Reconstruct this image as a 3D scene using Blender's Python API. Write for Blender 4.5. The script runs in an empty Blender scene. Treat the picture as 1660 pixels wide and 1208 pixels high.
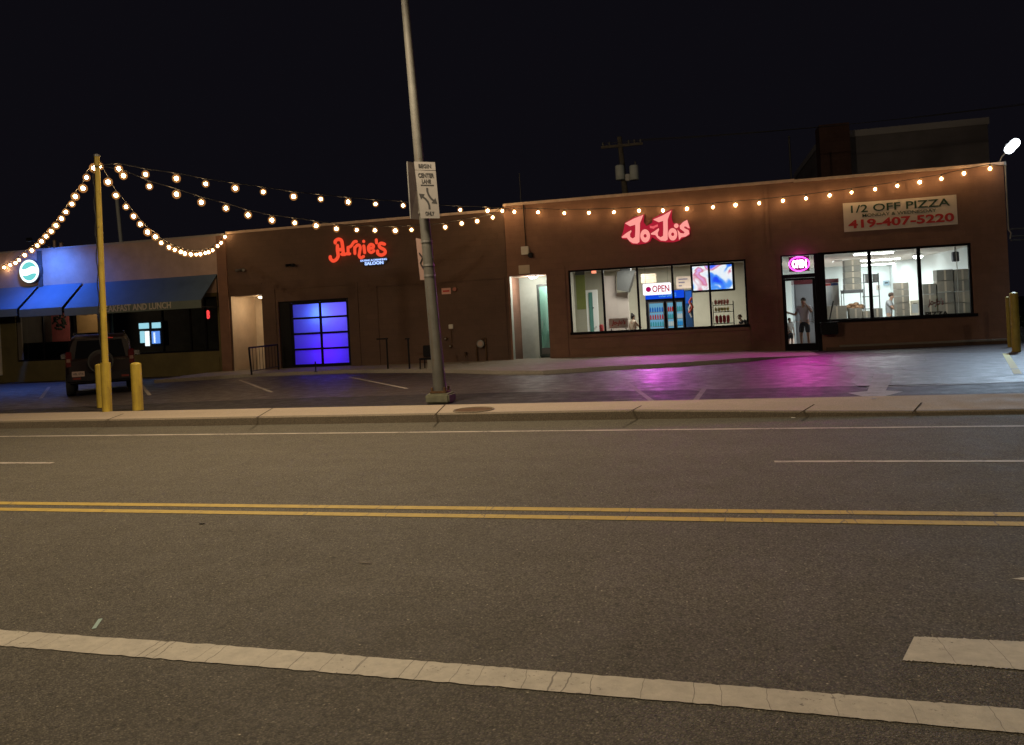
import bpy, bmesh, math, random
from mathutils import Vector, Matrix
from mathutils.geometry import tessellate_polygon
random.seed(7)
SC = bpy.context.scene
COL = SC.collection
# ------------------------------------------------------------------ camera
CF, CX, CY, CH = 1300.0, 830.0, 510.0, 1.7      # focal length and principal point in photograph pixels, eye height
YAW, ROLL = math.atan(1300/5560), .053
_s, _c = math.sin, math.cos
FWD = Vector((-_s(YAW), _c(YAW), 0)); _r0 = Vector((_c(YAW), _s(YAW), 0)); ZU = Vector((0, 0, 1))
RGT = _r0*_c(ROLL) - ZU*_s(ROLL); UPV = _r0*_s(ROLL) + ZU*_c(ROLL)
cam = bpy.data.cameras.new('camera'); camo = bpy.data.objects.new('camera', cam); COL.objects.link(camo)
cam.sensor_width = 36; cam.lens = CF/1660*36; cam.clip_start = .1; cam.clip_end = 500
cam.shift_x = 0; cam.shift_y = -(604-CY)/1660
mw = Matrix((RGT, UPV, -FWD)).transposed().to_4x4(); mw.translation = Vector((0, 0, CH)); camo.matrix_world = mw
SC.camera = camo
# ------------------------------------------------------------------ world and exposure
w = bpy.data.worlds.new('World'); SC.world = w; w.use_nodes = True
bg = w.node_tree.nodes['Background']; bg.inputs[0].default_value = (.58, .52, .8, 1); bg.inputs[1].default_value = .0065
SC.view_settings.view_transform = 'Standard'; SC.view_settings.look = 'None'
SC.view_settings.exposure = 0; SC.view_settings.gamma = 1
SC.cycles.max_bounces = 6; SC.cycles.diffuse_bounces = 3; SC.cycles.glossy_bounces = 3; SC.cycles.transparent_max_bounces = 12
SC.cycles.sample_clamp_indirect = 3; SC.cycles.caustics_reflective = False; SC.cycles.caustics_refractive = False

def lamp(name, kind, loc, power, col, size=.3, target=None, parent=None, spot=None, blend=.6):
    l = bpy.data.lights.new(name, kind); l.energy = power; l.color = col
    if kind == 'AREA': l.shape = 'DISK'; l.size = size
    else: l.shadow_soft_size = size
    if kind == 'SPOT': l.spot_size = spot; l.spot_blend = blend
    o = bpy.data.objects.new(name, l); COL.objects.link(o); o.location = loc
    if target is not None: o.rotation_euler = (Vector(target)-Vector(loc)).to_track_quat('-Z', 'Y').to_euler()
    if parent: o.parent = parent; o.location = Vector(loc)-parent.location
    return o
# the street's own lamps: luminaires stand above the frame, one over the far lane and more along the near kerb
STREET = (1.0, .78, .52)
lamp('street_light_glow', 'SPOT', (-6.2, 12.6, 9.6), 6000, STREET, .9, (-6.2, 11.0, 0), None, math.radians(150), .8)
lamp('street_light_glow', 'AREA', (9.0, -6.0, 9.4), 330, STREET, .8, (4.0, 6.0, 0))
lamp('street_light_glow', 'AREA', (-17.0, -5.0, 9.4), 950, STREET, .8, (-12.0, 14.0, 0))

# ------------------------------------------------------------------ pixel -> place
def ray(px, py): return FWD + RGT*((px-CX)/CF) - UPV*((py-CY)/CF)
def G(px, py, z=0.0):
    d = ray(px, py); t = (z-CH)/d.z; return Vector((d.x*t, d.y*t, z))
def Wp(px, py, Y):
    d = ray(px, py); t = Y/d.y; return Vector((d.x*t, Y, CH+d.z*t))
def VP(px, py, A, B):
    """point seen at the pixel in the vertical plane through plan points A and B"""
    d = ray(px, py); n = Vector((-(B[1]-A[1]), B[0]-A[0]))
    t = (n.x*A[0]+n.y*A[1])/(n.x*d.x+n.y*d.y); return Vector((d.x*t, d.y*t, CH+d.z*t))
YF = 27.5                                        # the shop fronts' plane
def RC(l, t, r, b, Y=YF):
    """rectangle on plane Y: x0, x1, z0, z1"""
    my, mx = (t+b)/2, (l+r)/2
    return (Wp(l, my, Y).x, Wp(r, my, Y).x, Wp(mx, b, Y).z, Wp(mx, t, Y).z)

# ------------------------------------------------------------------ materials
def nn(m): return m.node_tree.nodes, m.node_tree.links
def mat(name, col, rough=.7, metal=0, var=0, vscale=3, bump=0, bscale=40, emit=None, estr=0, spec=None, dirt=None):
    m = bpy.data.materials.new(name); m.use_nodes = True; N, L = nn(m); b = N['Principled BSDF']
    b.inputs['Base Color'].default_value = (*col, 1); b.inputs['Roughness'].default_value = rough; b.inputs['Metallic'].default_value = metal
    if spec is not None: b.inputs['Specular IOR Level'].default_value = spec
    if emit is not None: b.inputs['Emission Color'].default_value = (*emit, 1); b.inputs['Emission Strength'].default_value = estr
    tc = N.new('ShaderNodeTexCoord')
    if var:
        nz = N.new('ShaderNodeTexNoise'); nz.inputs['Scale'].default_value = vscale; nz.inputs['Detail'].default_value = 6; nz.inputs['Roughness'].default_value = .65
        L.new(tc.outputs['Object'], nz.inputs['Vector'])
        r = N.new('ShaderNodeValToRGB'); r.color_ramp.elements[0].position = .3; r.color_ramp.elements[1].position = .7
        r.color_ramp.elements[0].color = (*[c*(1-var) for c in col], 1); r.color_ramp.elements[1].color = (*[min(1, c*(1+var)) for c in col], 1)
        L.new(nz.outputs[0], r.inputs[0]); L.new(r.outputs[0], b.inputs['Base Color'])
    if bump:
        nb = N.new('ShaderNodeTexNoise'); nb.inputs['Scale'].default_value = bscale; nb.inputs['Detail'].default_value = 4
        L.new(tc.outputs['Object'], nb.inputs['Vector'])
        bp = N.new('ShaderNodeBump'); bp.inputs['Strength'].default_value = bump; bp.inputs['Distance'].default_value = .02
        L.new(nb.outputs[0], bp.inputs['Height']); L.new(bp.outputs[0], b.inputs['Normal'])
    return m
def emis(name, col, s, sampled=True):
    m = bpy.data.materials.new(name); m.use_nodes = True; N, L = nn(m); N.clear()
    e = N.new('ShaderNodeEmission'); e.inputs[0].default_value = (*col, 1); e.inputs[1].default_value = s
    o = N.new('ShaderNodeOutputMaterial'); L.new(e.outputs[0], o.inputs[0])
    if not sampled: m.cycles.emission_sampling = 'NONE'
    return m
def brick(name, col, var=.25, mortar=.75, bscale=1.0):
    m = bpy.data.materials.new(name); m.use_nodes = True; N, L = nn(m); b = N['Principled BSDF']
    g = N.new('ShaderNodeNewGeometry'); sep = N.new('ShaderNodeSeparateXYZ'); L.new(g.outputs['Position'], sep.inputs[0])
    add = N.new('ShaderNodeMath'); add.operation = 'ADD'; L.new(sep.outputs[0], add.inputs[0]); L.new(sep.outputs[1], add.inputs[1])
    cmb = N.new('ShaderNodeCombineXYZ'); L.new(add.outputs[0], cmb.inputs[0]); L.new(sep.outputs[2], cmb.inputs[1])
    br = N.new('ShaderNodeTexBrick'); br.inputs['Scale'].default_value = 1.0; br.inputs['Mortar Size'].default_value = .006; br.inputs['Mortar Smooth'].default_value = .3
    br.inputs['Brick Width'].default_value = .41; br.inputs['Row Height'].default_value = .2; br.inputs['Bias'].default_value = -.2
    br.inputs['Color1'].default_value = (*[c*(1-var*.3) for c in col], 1); br.inputs['Color2'].default_value = (*[c*(1+var*.3) for c in col], 1)
    br.inputs['Mortar'].default_value = (*[c*mortar for c in col], 1)
    L.new(cmb.outputs[0], br.inputs['Vector'])
    nz = N.new('ShaderNodeTexNoise'); nz.inputs['Scale'].default_value = .9; nz.inputs['Detail'].default_value = 8; nz.inputs['Roughness'].default_value = .7
    L.new(g.outputs['Position'], nz.inputs['Vector'])
    mr = N.new('ShaderNodeMapRange'); mr.inputs[1].default_value = .3; mr.inputs[2].default_value = .7; mr.inputs[3].default_value = 1-var; mr.inputs[4].default_value = 1+var
    L.new(nz.outputs[0], mr.inputs[0])
    mx = N.new('ShaderNodeVectorMath'); mx.operation = 'SCALE'; L.new(br.outputs[0], mx.inputs[0]); L.new(mr.outputs[0], mx.inputs['Scale'])
    L.new(mx.outputs[0], b.inputs['Base Color']); b.inputs['Roughness'].default_value = .75
    n2 = N.new('ShaderNodeTexNoise'); n2.inputs['Scale'].default_value = 25; n2.inputs['Detail'].default_value = 5; L.new(g.outputs['Position'], n2.inputs['Vector'])
    ad = N.new('ShaderNodeMath'); ad.operation = 'MULTIPLY_ADD'; L.new(br.outputs['Fac'], ad.inputs[0]); ad.inputs[1].default_value = -.8; L.new(n2.outputs[0], ad.inputs[2])
    bp = N.new('ShaderNodeBump'); bp.inputs['Strength'].default_value = .5*bscale; bp.inputs['Distance'].default_value = .012
    L.new(ad.outputs[0], bp.inputs['Height']); L.new(bp.outputs[0], b.inputs['Normal'])
    return m
def asphalt(name, base, warm=0, speck=1.0, rough=(.55, .85), wheel=False, crack=True, spec=.4, bump=.6):
    """worn asphalt: aggregate specks, mottling, wheel tracks along the road, hairline cracks"""
    m = bpy.data.materials.new(name); m.use_nodes = True; N, L = nn(m); b = N['Principled BSDF']
    g = N.new('ShaderNodeNewGeometry'); P = g.outputs['Position']
    def noise(sc, det=4, ro=.6, vec=P):
        n = N.new('ShaderNodeTexNoise'); n.inputs['Scale'].default_value = sc; n.inputs['Detail'].default_value = det; n.inputs['Roughness'].default_value = ro; L.new(vec, n.inputs['Vector']); return n.outputs[0]
    def rng(v, a, c, lo, hi):
        r = N.new('ShaderNodeMapRange'); r.inputs[1].default_value = a; r.inputs[2].default_value = c; r.inputs[3].default_value = lo; r.inputs[4].default_value = hi; L.new(v, r.inputs[0]); return r.outputs[0]
    def mul(a, c):
        q = N.new('ShaderNodeMath'); q.operation = 'MULTIPLY'; L.new(a, q.inputs[0]); L.new(c, q.inputs[1]); return q.outputs[0]
    def addn(a, c):
        q = N.new('ShaderNodeMath'); q.operation = 'ADD'; L.new(a, q.inputs[0]); L.new(c, q.inputs[1]); return q.outputs[0]
    big = rng(noise(.3, 3), .3, .7, .96, 1.04)
    mp = N.new('ShaderNodeMapping'); mp.inputs['Scale'].default_value = (.12, 1.3, 1); mp.inputs['Rotation'].default_value = (0, 0, .05); L.new(P, mp.inputs['Vector'])
    streak = rng(noise(1.0, 3, .5, mp.outputs[0]), .3, .7, .93, 1.07)
    fine = rng(noise(60, 3, .8), .3, .7, 1-.42*speck, 1+.42*speck)
    v = N.new('ShaderNodeTexVoronoi'); v.inputs['Scale'].default_value = 75; L.new(P, v.inputs['Vector'])
    vsc = N.new('ShaderNodeSeparateColor'); L.new(v.outputs['Color'], vsc.inputs[0])
    spk = mul(rng(vsc.outputs[1], 0, 1, 1-.5*speck, 1+.5*speck), rng(v.outputs['Distance'], .0, .6, 1+.5*speck, 1-.45*speck))
    v2 = N.new('ShaderNodeTexVoronoi'); v2.inputs['Scale'].default_value = 42; L.new(P, v2.inputs['Vector'])
    sc2 = N.new('ShaderNodeSeparateColor'); L.new(v2.outputs['Color'], sc2.inputs[0])
    rare = rng(sc2.outputs[0], .90, .93, 0, 1); dot = rng(v2.outputs['Distance'], .12, .34, 2.6*speck, 0)
    bright = addn(mul(rare, dot), rng(noise(1, 0), 0, 1, 1, 1))
    hole = rng(noise(34, 2, .5), .60, .70, 1, 1-.55*speck)
    f = mul(mul(mul(mul(big, streak), mul(fine, spk)), bright), hole)
    if crack:
        nd = N.new('ShaderNodeTexNoise'); nd.inputs['Scale'].default_value = 1.5; nd.inputs['Detail'].default_value = 5; L.new(P, nd.inputs['Vector'])
        vm = N.new('ShaderNodeVectorMath'); vm.operation = 'MULTIPLY_ADD'; L.new(nd.outputs['Color'], vm.inputs[0]); vm.inputs[1].default_value = (.5, .5, .5); L.new(P, vm.inputs[2])
        vc = N.new('ShaderNodeTexVoronoi'); vc.feature = 'DISTANCE_TO_EDGE'; vc.inputs['Scale'].default_value = .3; L.new(vm.outputs[0], vc.inputs['Vector'])
        ck = rng(vc.outputs['Distance'], 0.001, .004, .6, 1); f = mul(f, ck)
    col = N.new('ShaderNodeVectorMath'); col.operation = 'SCALE'; col.inputs[0].default_value = base; L.new(f, col.inputs['Scale'])
    L.new(col.outputs[0], b.inputs['Base Color'])
    L.new(rng(noise(3, 4), .3, .7, rough[0], rough[1]), b.inputs['Roughness']); b.inputs['Specular IOR Level'].default_value = spec
    bp = N.new('ShaderNodeBump'); bp.inputs['Strength'].default_value = bump; bp.inputs['Distance'].default_value = .006
    hb = addn(noise(90, 3, .7), rng(v.outputs['Distance'], 0, .5, .8, 0)); L.new(hb, bp.inputs['Height']); L.new(bp.outputs[0], b.inputs['Normal'])
    return m
def paint(name, col, wear=.5, crackx=True):
    """thermoplastic or painted road line, worn through in places to the asphalt, with cross cracks"""
    m = bpy.data.materials.new(name); m.use_nodes = True; N, L = nn(m); b = N['Principled BSDF']; b.inputs['Roughness'].default_value = .7
    g = N.new('ShaderNodeNewGeometry'); P = g.outputs['Position']
    def noise(sc, det=4, ro=.6, vec=P):
        n = N.new('ShaderNodeTexNoise'); n.inputs['Scale'].default_value = sc; n.inputs['Detail'].default_value = det; n.inputs['Roughness'].default_value = ro; L.new(vec, n.inputs['Vector']); return n.outputs[0]
    def rng(v, a, c, lo, hi):
        r = N.new('ShaderNodeMapRange'); r.inputs[1].default_value = a; r.inputs[2].default_value = c; r.inputs[3].default_value = lo; r.inputs[4].default_value = hi; L.new(v, r.inputs[0]); return r.outputs[0]
    w1 = rng(noise(30, 5, .75), .66-.25*wear, .72-.2*wear, 0, 1)
    w1b = rng(noise(2.2, 3), .45, .62, 0, 1)
    q = N.new('ShaderNodeMath'); q.operation = 'MULTIPLY'; L.new(w1, q.inputs[0]); L.new(w1b, q.inputs[1]); fac = q.outputs[0]
    if crackx:
        mp = N.new('ShaderNodeMapping'); mp.inputs['Scale'].default_value = (3.2, .12, 1); mp.inputs['Rotation'].default_value = (0, 0, -.25); L.new(P, mp.inputs['Vector'])
        vm = N.new('ShaderNodeTexNoise'); vm.inputs['Scale'].default_value = 9; L.new(P, vm.inputs['Vector'])
        ma = N.new('ShaderNodeVectorMath'); ma.operation = 'MULTIPLY_ADD'; L.new(vm.outputs['Color'], ma.inputs[0]); ma.inputs[1].default_value = (.10, .06, 0); L.new(mp.outputs[0], ma.inputs[2])
        vc = N.new('ShaderNodeTexVoronoi'); vc.feature = 'DISTANCE_TO_EDGE'; vc.inputs['Scale'].default_value = 1.1; L.new(ma.outputs[0], vc.inputs['Vector'])
        ck = rng(vc.outputs['Distance'], .002, .007, .75, 0)
        q2 = N.new('ShaderNodeMath'); q2.operation = 'MAXIMUM'; L.new(fac, q2.inputs[0]); L.new(ck, q2.inputs[1]); fac = q2.outputs[0]
    tint = rng(noise(12, 6, .7), .3, .7, .78, 1.12)
    cs = N.new('ShaderNodeVectorMath'); cs.operation = 'SCALE'; cs.inputs[0].default_value = col; L.new(tint, cs.inputs['Scale'])
    mx = N.new('ShaderNodeMix'); mx.data_type = 'RGBA'; L.new(fac, mx.inputs[0]); L.new(cs.outputs[0], mx.inputs[6]); mx.inputs[7].default_value = (.07, .062, .05, 1)
    L.new(mx.outputs[2], b.inputs['Base Color'])
    bp = N.new('ShaderNodeBump'); bp.inputs['Strength'].default_value = .4; bp.inputs['Distance'].default_value = .004; L.new(noise(120, 3), bp.inputs['Height']); L.new(bp.outputs[0], b.inputs['Normal'])
    return m
def glassmat(name, tint=(.8, .85, .85), alpha=.12):
    """window glass: mostly clear with a real reflection"""
    m = bpy.data.materials.new(name); m.use_nodes = True; N, L = nn(m); N.clear()
    t = N.new('ShaderNodeBsdfTransparent'); t.inputs[0].default_value = (*tint, 1)
    gl = N.new('ShaderNodeBsdfGlossy'); gl.inputs['Roughness'].default_value = .03; gl.inputs[0].default_value = (1, 1, 1, 1)
    fr = N.new('ShaderNodeFresnel'); fr.inputs[0].default_value = 1.5
    mx = N.new('ShaderNodeMixShader'); L.new(fr.outputs[0], mx.inputs[0]); L.new(t.outputs[0], mx.inputs[1]); L.new(gl.outputs[0], mx.inputs[2])
    o = N.new('ShaderNodeOutputMaterial'); L.new(mx.outputs[0], o.inputs[0]); return m
M = {}
M['asphalt'] = asphalt('road_asphalt', (.106, .095, .071), crack=False, speck=.8, rough=(.74, .86), spec=.35, bump=.9)
M['lot'] = asphalt('lot_asphalt', (.046, .036, .037), speck=.6, rough=(.38, .66), crack=False, spec=.5)
M['lot_dark'] = asphalt('lot_sealed_asphalt', (.022, .019, .021), speck=.6, rough=(.5, .75), crack=False, spec=.3)
M['lot_pale'] = asphalt('lot_worn_concrete', (.088, .087, .092), speck=.35, rough=(.38, .62), spec=.5)
M['conc'] = asphalt('sidewalk_concrete', (.31, .255, .19), speck=.25, rough=(.7, .9), crack=False, spec=.3, bump=.25)
M['conc_dark'] = asphalt('kerb_concrete', (.17, .14, .10), speck=.35, rough=(.7, .9), crack=False, spec=.3, bump=.3)
M['walk'] = asphalt('walk_concrete', (.25, .225, .19), speck=.25, rough=(.6, .9), crack=False, spec=.3, bump=.25)
M['white_line'] = paint('thermoplastic_white', (.45, .415, .335), .3)
M['thin_line'] = paint('worn_white_paint', (.36, .32, .27), .75, False)
M['yellow_line'] = paint('yellow_paint', (.40, .28, .05), .3)
M['lot_line'] = paint('faded_lot_paint', (.30, .26, .22), .7, False); M['lot_faint'] = paint('very_faded_lot_paint', (.13, .12, .12), .95, False); M['arrow_paint'] = paint('white_arrow_paint', (.24, .245, .26), .8, False)
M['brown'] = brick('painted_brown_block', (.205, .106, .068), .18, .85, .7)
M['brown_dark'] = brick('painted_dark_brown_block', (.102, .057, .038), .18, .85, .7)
M['tan'] = mat('pinkish_stucco', (.40, .29, .24), .85, var=.15, vscale=1.5, bump=.25)
M['olive'] = mat('olive_painted_wall', (.11, .088, .03), .8, var=.25, vscale=1.2, bump=.25)
M['coping'] = mat('metal_coping', (.50, .37, .28), .5, .2, var=.2, vscale=4)
M['beige'] = mat('beige_painted_wall', (.55, .46, .35), .7, var=.1, vscale=2, bump=.15)
M['recess_pale'] = mat('pale_grey_green_recess', (.42, .46, .42), .7, var=.1, bump=.1)
M['white_wall'] = mat('cream_painted_wall', (.62, .6, .54), .7, var=.06, bump=.05)
M['black'] = mat('black_metal', (.006, .006, .007), .55, var=.3, vscale=8, spec=.2)
M['blackpaint'] = mat('black_frame', (.005, .004, .006), .6, spec=.15)
M['glass'] = glassmat('window_glass')
M['glass_dark'] = glassmat('dark_window_glass', (.35, .38, .38))
M['galv'] = mat('galvanized_metal', (.2, .2, .19), .5, .6, var=.2, vscale=3, bump=.1)
M['concpole'] = mat('painted_steel_pole', (.088, .088, .078), .65, .1, var=.25, vscale=2.5, bump=.2)
M['yellowpaint'] = mat('yellow_pole_paint', (.36, .26, .03), .45, var=.2, vscale=4, bump=.1)
def chipped(m):
    N, L = nn(m); b = N['Principled BSDF']; src = b.inputs['Base Color'].links[0].from_socket; tc = N.new('ShaderNodeTexCoord')
    n1 = N.new('ShaderNodeTexNoise'); n1.inputs['Scale'].default_value = 11; n1.inputs['Detail'].default_value = 7; n1.inputs['Roughness'].default_value = .7; L.new(tc.outputs['Object'], n1.inputs['Vector'])
    mp = N.new('ShaderNodeMapping'); mp.inputs['Scale'].default_value = (14, 14, .9); L.new(tc.outputs['Object'], mp.inputs['Vector'])
    n2 = N.new('ShaderNodeTexNoise'); n2.inputs['Scale'].default_value = 1; n2.inputs['Detail'].default_value = 4; L.new(mp.outputs[0], n2.inputs['Vector'])
    a = N.new('ShaderNodeMapRange'); a.inputs[1].default_value = .63; a.inputs[2].default_value = .67; L.new(n1.outputs[0], a.inputs[0])
    c = N.new('ShaderNodeMapRange'); c.inputs[1].default_value = .52; c.inputs[2].default_value = .75; c.inputs[4].default_value = .45; L.new(n2.outputs[0], c.inputs[0])
    q = N.new('ShaderNodeMath'); q.operation = 'MAXIMUM'; L.new(a.outputs[0], q.inputs[0]); L.new(c.outputs[0], q.inputs[1])
    x = N.new('ShaderNodeMix'); x.data_type = 'RGBA'; L.new(q.outputs[0], x.inputs[0]); L.new(src, x.inputs[6]); x.inputs[7].default_value = (.07, .04, .018, 1); L.new(x.outputs[2], b.inputs['Base Color'])
chipped(M['yellowpaint']); chipped(M['concpole'])
M['white'] = mat('white_paint', (.75, .74, .7), .5, var=.05)
M['signface'] = mat('reflective_sign_face', (.17, .16, .15), .4, var=.1, vscale=6)
M['signback'] = mat('aluminium_sign_back', (.20, .17, .15), .5, .6, var=.2)
M['ink'] = mat('black_ink', (.01, .01, .01), .5)
M['grey'] = mat('grey_laminate', (.30, .30, .29), .6, var=.08)
M['greylight'] = mat('brushed_steel', (.5, .51, .52), .35, .8, var=.1)
M['greydark'] = mat('dark_grey_metal', (.10, .10, .10), .5, .4)
M['card'] = mat('corrugated_cardboard', (.30, .27, .22), .85, var=.12, vscale=5, bump=.1)
M['cardgrey'] = mat('grey_cardboard', (.22, .21, .18), .85, var=.15, vscale=5, bump=.1)
M['rust'] = mat('rusty_iron', (.10, .055, .025), .7, .5, var=.4, vscale=12, bump=.4)
M['red'] = mat('red_plastic', (.5, .04, .04), .4)
M['skin'] = mat('skin', (.50, .30, .21), .55)
M['hair'] = mat('dark_hair', (.02, .013, .01), .6, bump=.4, bscale=90)
M['tyre'] = mat('tyre_rubber', (.012, .012, .012), .8, bump=.2)
M['carpaint'] = mat('dark_maroon_paint', (.006, .0025, .003), .45, var=.1, spec=.2)
M['chrome'] = mat('bright_metal', (.6, .6, .6), .15, 1)
M['bark'] = mat('weathered_wood_pole', (.17, .15, .12), .85, var=.3, vscale=6, bump=.5)
M['leaf'] = mat('bush_leaves', (.06, .10, .025), .6, var=.5, vscale=3)

# ------------------------------------------------------------------ mesh building
class MB:
    def __init__(s): s.v = []; s.f = []; s.sm = []
    def add(s, vs, fs, smooth=False):
        o = len(s.v); s.v += [tuple(v) for v in vs]; s.f += [tuple(i+o for i in f) for f in fs]; s.sm += [smooth]*len(fs); return s
    def box(s, x0, x1, y0, y1, z0, z1, bev=0):
        if x0 > x1: x0, x1 = x1, x0
        if y0 > y1: y0, y1 = y1, y0
        if z0 > z1: z0, z1 = z1, z0
        b = min(bev, (x1-x0)*.45, (y1-y0)*.45, (z1-z0)*.45)
        if b <= 0:
            return s.add([(x0,y0,z0),(x1,y0,z0),(x1,y1,z0),(x0,y1,z0),(x0,y0,z1),(x1,y0,z1),(x1,y1,z1),(x0,y1,z1)],
                         [(0,3,2,1),(4,5,6,7),(0,1,5,4),(1,2,6,5),(2,3,7,6),(3,0,4,7)])
        bm = bmesh.new(); bmesh.ops.create_cube(bm, size=1)
        for v in bm.verts: v.co = Vector(((x0+x1)/2+v.co.x*(x1-x0), (y0+y1)/2+v.co.y*(y1-y0), (z0+z1)/2+v.co.z*(z1-z0)))
        bmesh.ops.bevel(bm, geom=bm.edges[:], offset=b, segments=2, affect='EDGES')
        bm.verts.index_update(); s.add([v.co[:] for v in bm.verts], [[v.index for v in f.verts] for f in bm.faces]); bm.free(); return s
    def tube(s, pts, r, n=8, caps=True):
        pts = [Vector(p) for p in pts]; m = len(pts); rs = r if isinstance(r, (list, tuple)) else [r]*m
        vs = []; prev = None
        for i, p in enumerate(pts):
            d = (pts[min(i+1, m-1)]-pts[max(i-1, 0)]).normalized()
            a = Vector((0, 0, 1)) if abs(d.z) < .9 else Vector((1, 0, 0))
            if prev is not None and (prev - d*prev.dot(d)).length > 1e-4: u = (prev-d*prev.dot(d)).normalized()
            else: u = d.cross(a).normalized()
            prev = u; w_ = d.cross(u)
            for k in range(n):
                t = 2*math.pi*k/n; vs.append(p+(u*math.cos(t)+w_*math.sin(t))*rs[i])
        fs = [(i*n+k, i*n+(k+1) % n, (i+1)*n+(k+1) % n, (i+1)*n+k) for i in range(m-1) for k in range(n)]
        o = len(s.f); s.add(vs, fs, True)
        if caps: s.add([vs[k] for k in range(n)][::-1], [tuple(range(n))]); s.add([vs[(m-1)*n+k] for k in range(n)], [tuple(range(n))])
        return s
    def cyl(s, p0, p1, r0, r1=None, n=16): return s.tube([p0, p1], [r0, r0 if r1 is None else r1], n)
    def ball(s, c, r, sub=2, sc=(1, 1, 1)):
        bm = bmesh.new(); bmesh.ops.create_icosphere(bm, subdivisions=sub, radius=r); bm.verts.index_update()
        s.add([(c[0]+v.co.x*sc[0], c[1]+v.co.y*sc[1], c[2]+v.co.z*sc[2]) for v in bm.verts], [[v.index for v in f.verts] for f in bm.faces], True); bm.free(); return s
    def prism(s, poly, off):
        """closed polygon (3D points in a plane) extruded by vector off"""
        n = len(poly); off = Vector(off); a = [Vector(p) for p in poly]; b = [p+off for p in a]
        tr = [list(t) for t in tessellate_polygon([a])]
        s.add(a+b, [tuple(t) for t in tr]+[tuple(i+n for i in t[::-1]) for t in tr]+[(i, (i+1) % n, n+(i+1) % n, n+i) for i in range(n)]); return s
    def ring(s, c, rx, rz, ix, iz, y0, y1, n=20, cx2=0, cz2=0):
        vs = []
        for yy in (y0, y1):
            for (ax, az, dx, dz) in ((rx, rz, 0, 0), (ix, iz, cx2, cz2)):
                for k in range(n):
                    t = 2*math.pi*k/n; vs.append((c[0]+dx+ax*math.cos(t), yy, c[1]+dz+az*math.sin(t)))
        fs = []
        for k in range(n):
            k2 = (k+1) % n
            fs += [(k, k2, n+k2, n+k), (2*n+k, 3*n+k, 3*n+k2, 2*n+k2), (k, 2*n+k, 2*n+k2, k2), (n+k, n+k2, 3*n+k2, 3*n+k)]
        return s.add(vs, fs)
    def text(s, txt, x0, x1, z0, z1, y, depth=.01, bold=0.0, shear=0.0, fit=True, spacing=1.0, slope=0.0):
        cu = bpy.data.curves.new('t', 'FONT'); cu.body = txt; cu.extrude = depth/2; cu.offset = bold; cu.shear = shear; cu.size = 1; cu.space_character = spacing
        cu.resolution_u = 3; o = bpy.data.objects.new('t', cu); COL.objects.link(o)
        dg = bpy.context.evaluated_depsgraph_get(); me = o.evaluated_get(dg).to_mesh()
        vs = [v.co.copy() for v in me.vertices]; fs = [tuple(p.vertices) for p in me.polygons]
        ax = min(v.x for v in vs); bx = max(v.x for v in vs); ay = min(v.y for v in vs); by = max(v.y for v in vs)
        o.evaluated_get(dg).to_mesh_clear(); COL.objects.unlink(o); bpy.data.objects.remove(o); bpy.data.curves.remove(cu)
        out = []
        for v in vs:
            u = (v.x-ax)/(bx-ax); q = (v.y-ay)/(by-ay)
            out.append((x0+u*(x1-x0), y-(1 if v.z > 0 else 0)*depth, z0+q*(z1-z0)+slope*u))
        return s.add(out, fs)
    def build(s, name, m, parent=None, local=False, loc=None, smooth=None):
        me = bpy.data.meshes.new(name); off = Vector((0, 0, 0))
        if parent is not None and not local: off = parent_world(parent)
        elif parent is None and loc is not None: off = Vector(loc)
        me.from_pydata([(v[0]-off.x, v[1]-off.y, v[2]-off.z) for v in s.v], [], s.f); me.update()
        for p, k in zip(me.polygons, s.sm): p.use_smooth = k if smooth is None else smooth
        me.materials.append(m); o = bpy.data.objects.new(name, me); COL.objects.link(o)
        if parent is not None: o.parent = parent
        elif loc is not None: o.location = loc
        return o
def parent_world(o):
    v = Vector((0, 0, 0))
    while o is not None: v += o.location; o = o.parent
    return v
def B(*a, **k): return MB().box(*a, **k)
def tag(o, label=None, cat=None, group=None, kind=None):
    if label: o['label'] = label
    if cat: o['category'] = cat
    if group: o['group'] = group
    if kind: o['kind'] = kind
    return o
def thing(name, label, cat, loc, rz=0, group=None):
    o = bpy.data.objects.new(name, None); o.empty_display_size = .2; COL.objects.link(o); o.location = loc; o.rotation_euler = (0, 0, rz)
    return tag(o, label, cat, group)
def copy_tree(o, parent=None):
    c = o.copy(); COL.objects.link(c); c.parent = parent
    for ch in [x for x in bpy.data.objects if x.parent is o]: copy_tree(ch, c)
    return c

# ------------------------------------------------------------------ ground
RS = -.05                                        # the road runs slightly askew to the shop fronts
RZ = -.13
def rl(y0, x): return y0+RS*x
def sheet(name, pts, z, m, kind='structure'):
    mb = MB(); mb.add([(p[0], p[1], z) for p in pts], [tuple(range(len(pts)))]); o = mb.build(name, m); return tag(o, kind=kind) if kind else o
KERB = 13.23
sheet('ground', [(-150, -60), (120, -60), (120, 220), (-150, 220)], RZ-.3, M['lot_dark'])
sheet('road', [(-90, -20), (70, -20), (70, rl(KERB+.02, 70)), (-90, rl(KERB+.02, -90))], RZ, M['asphalt'])
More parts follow.
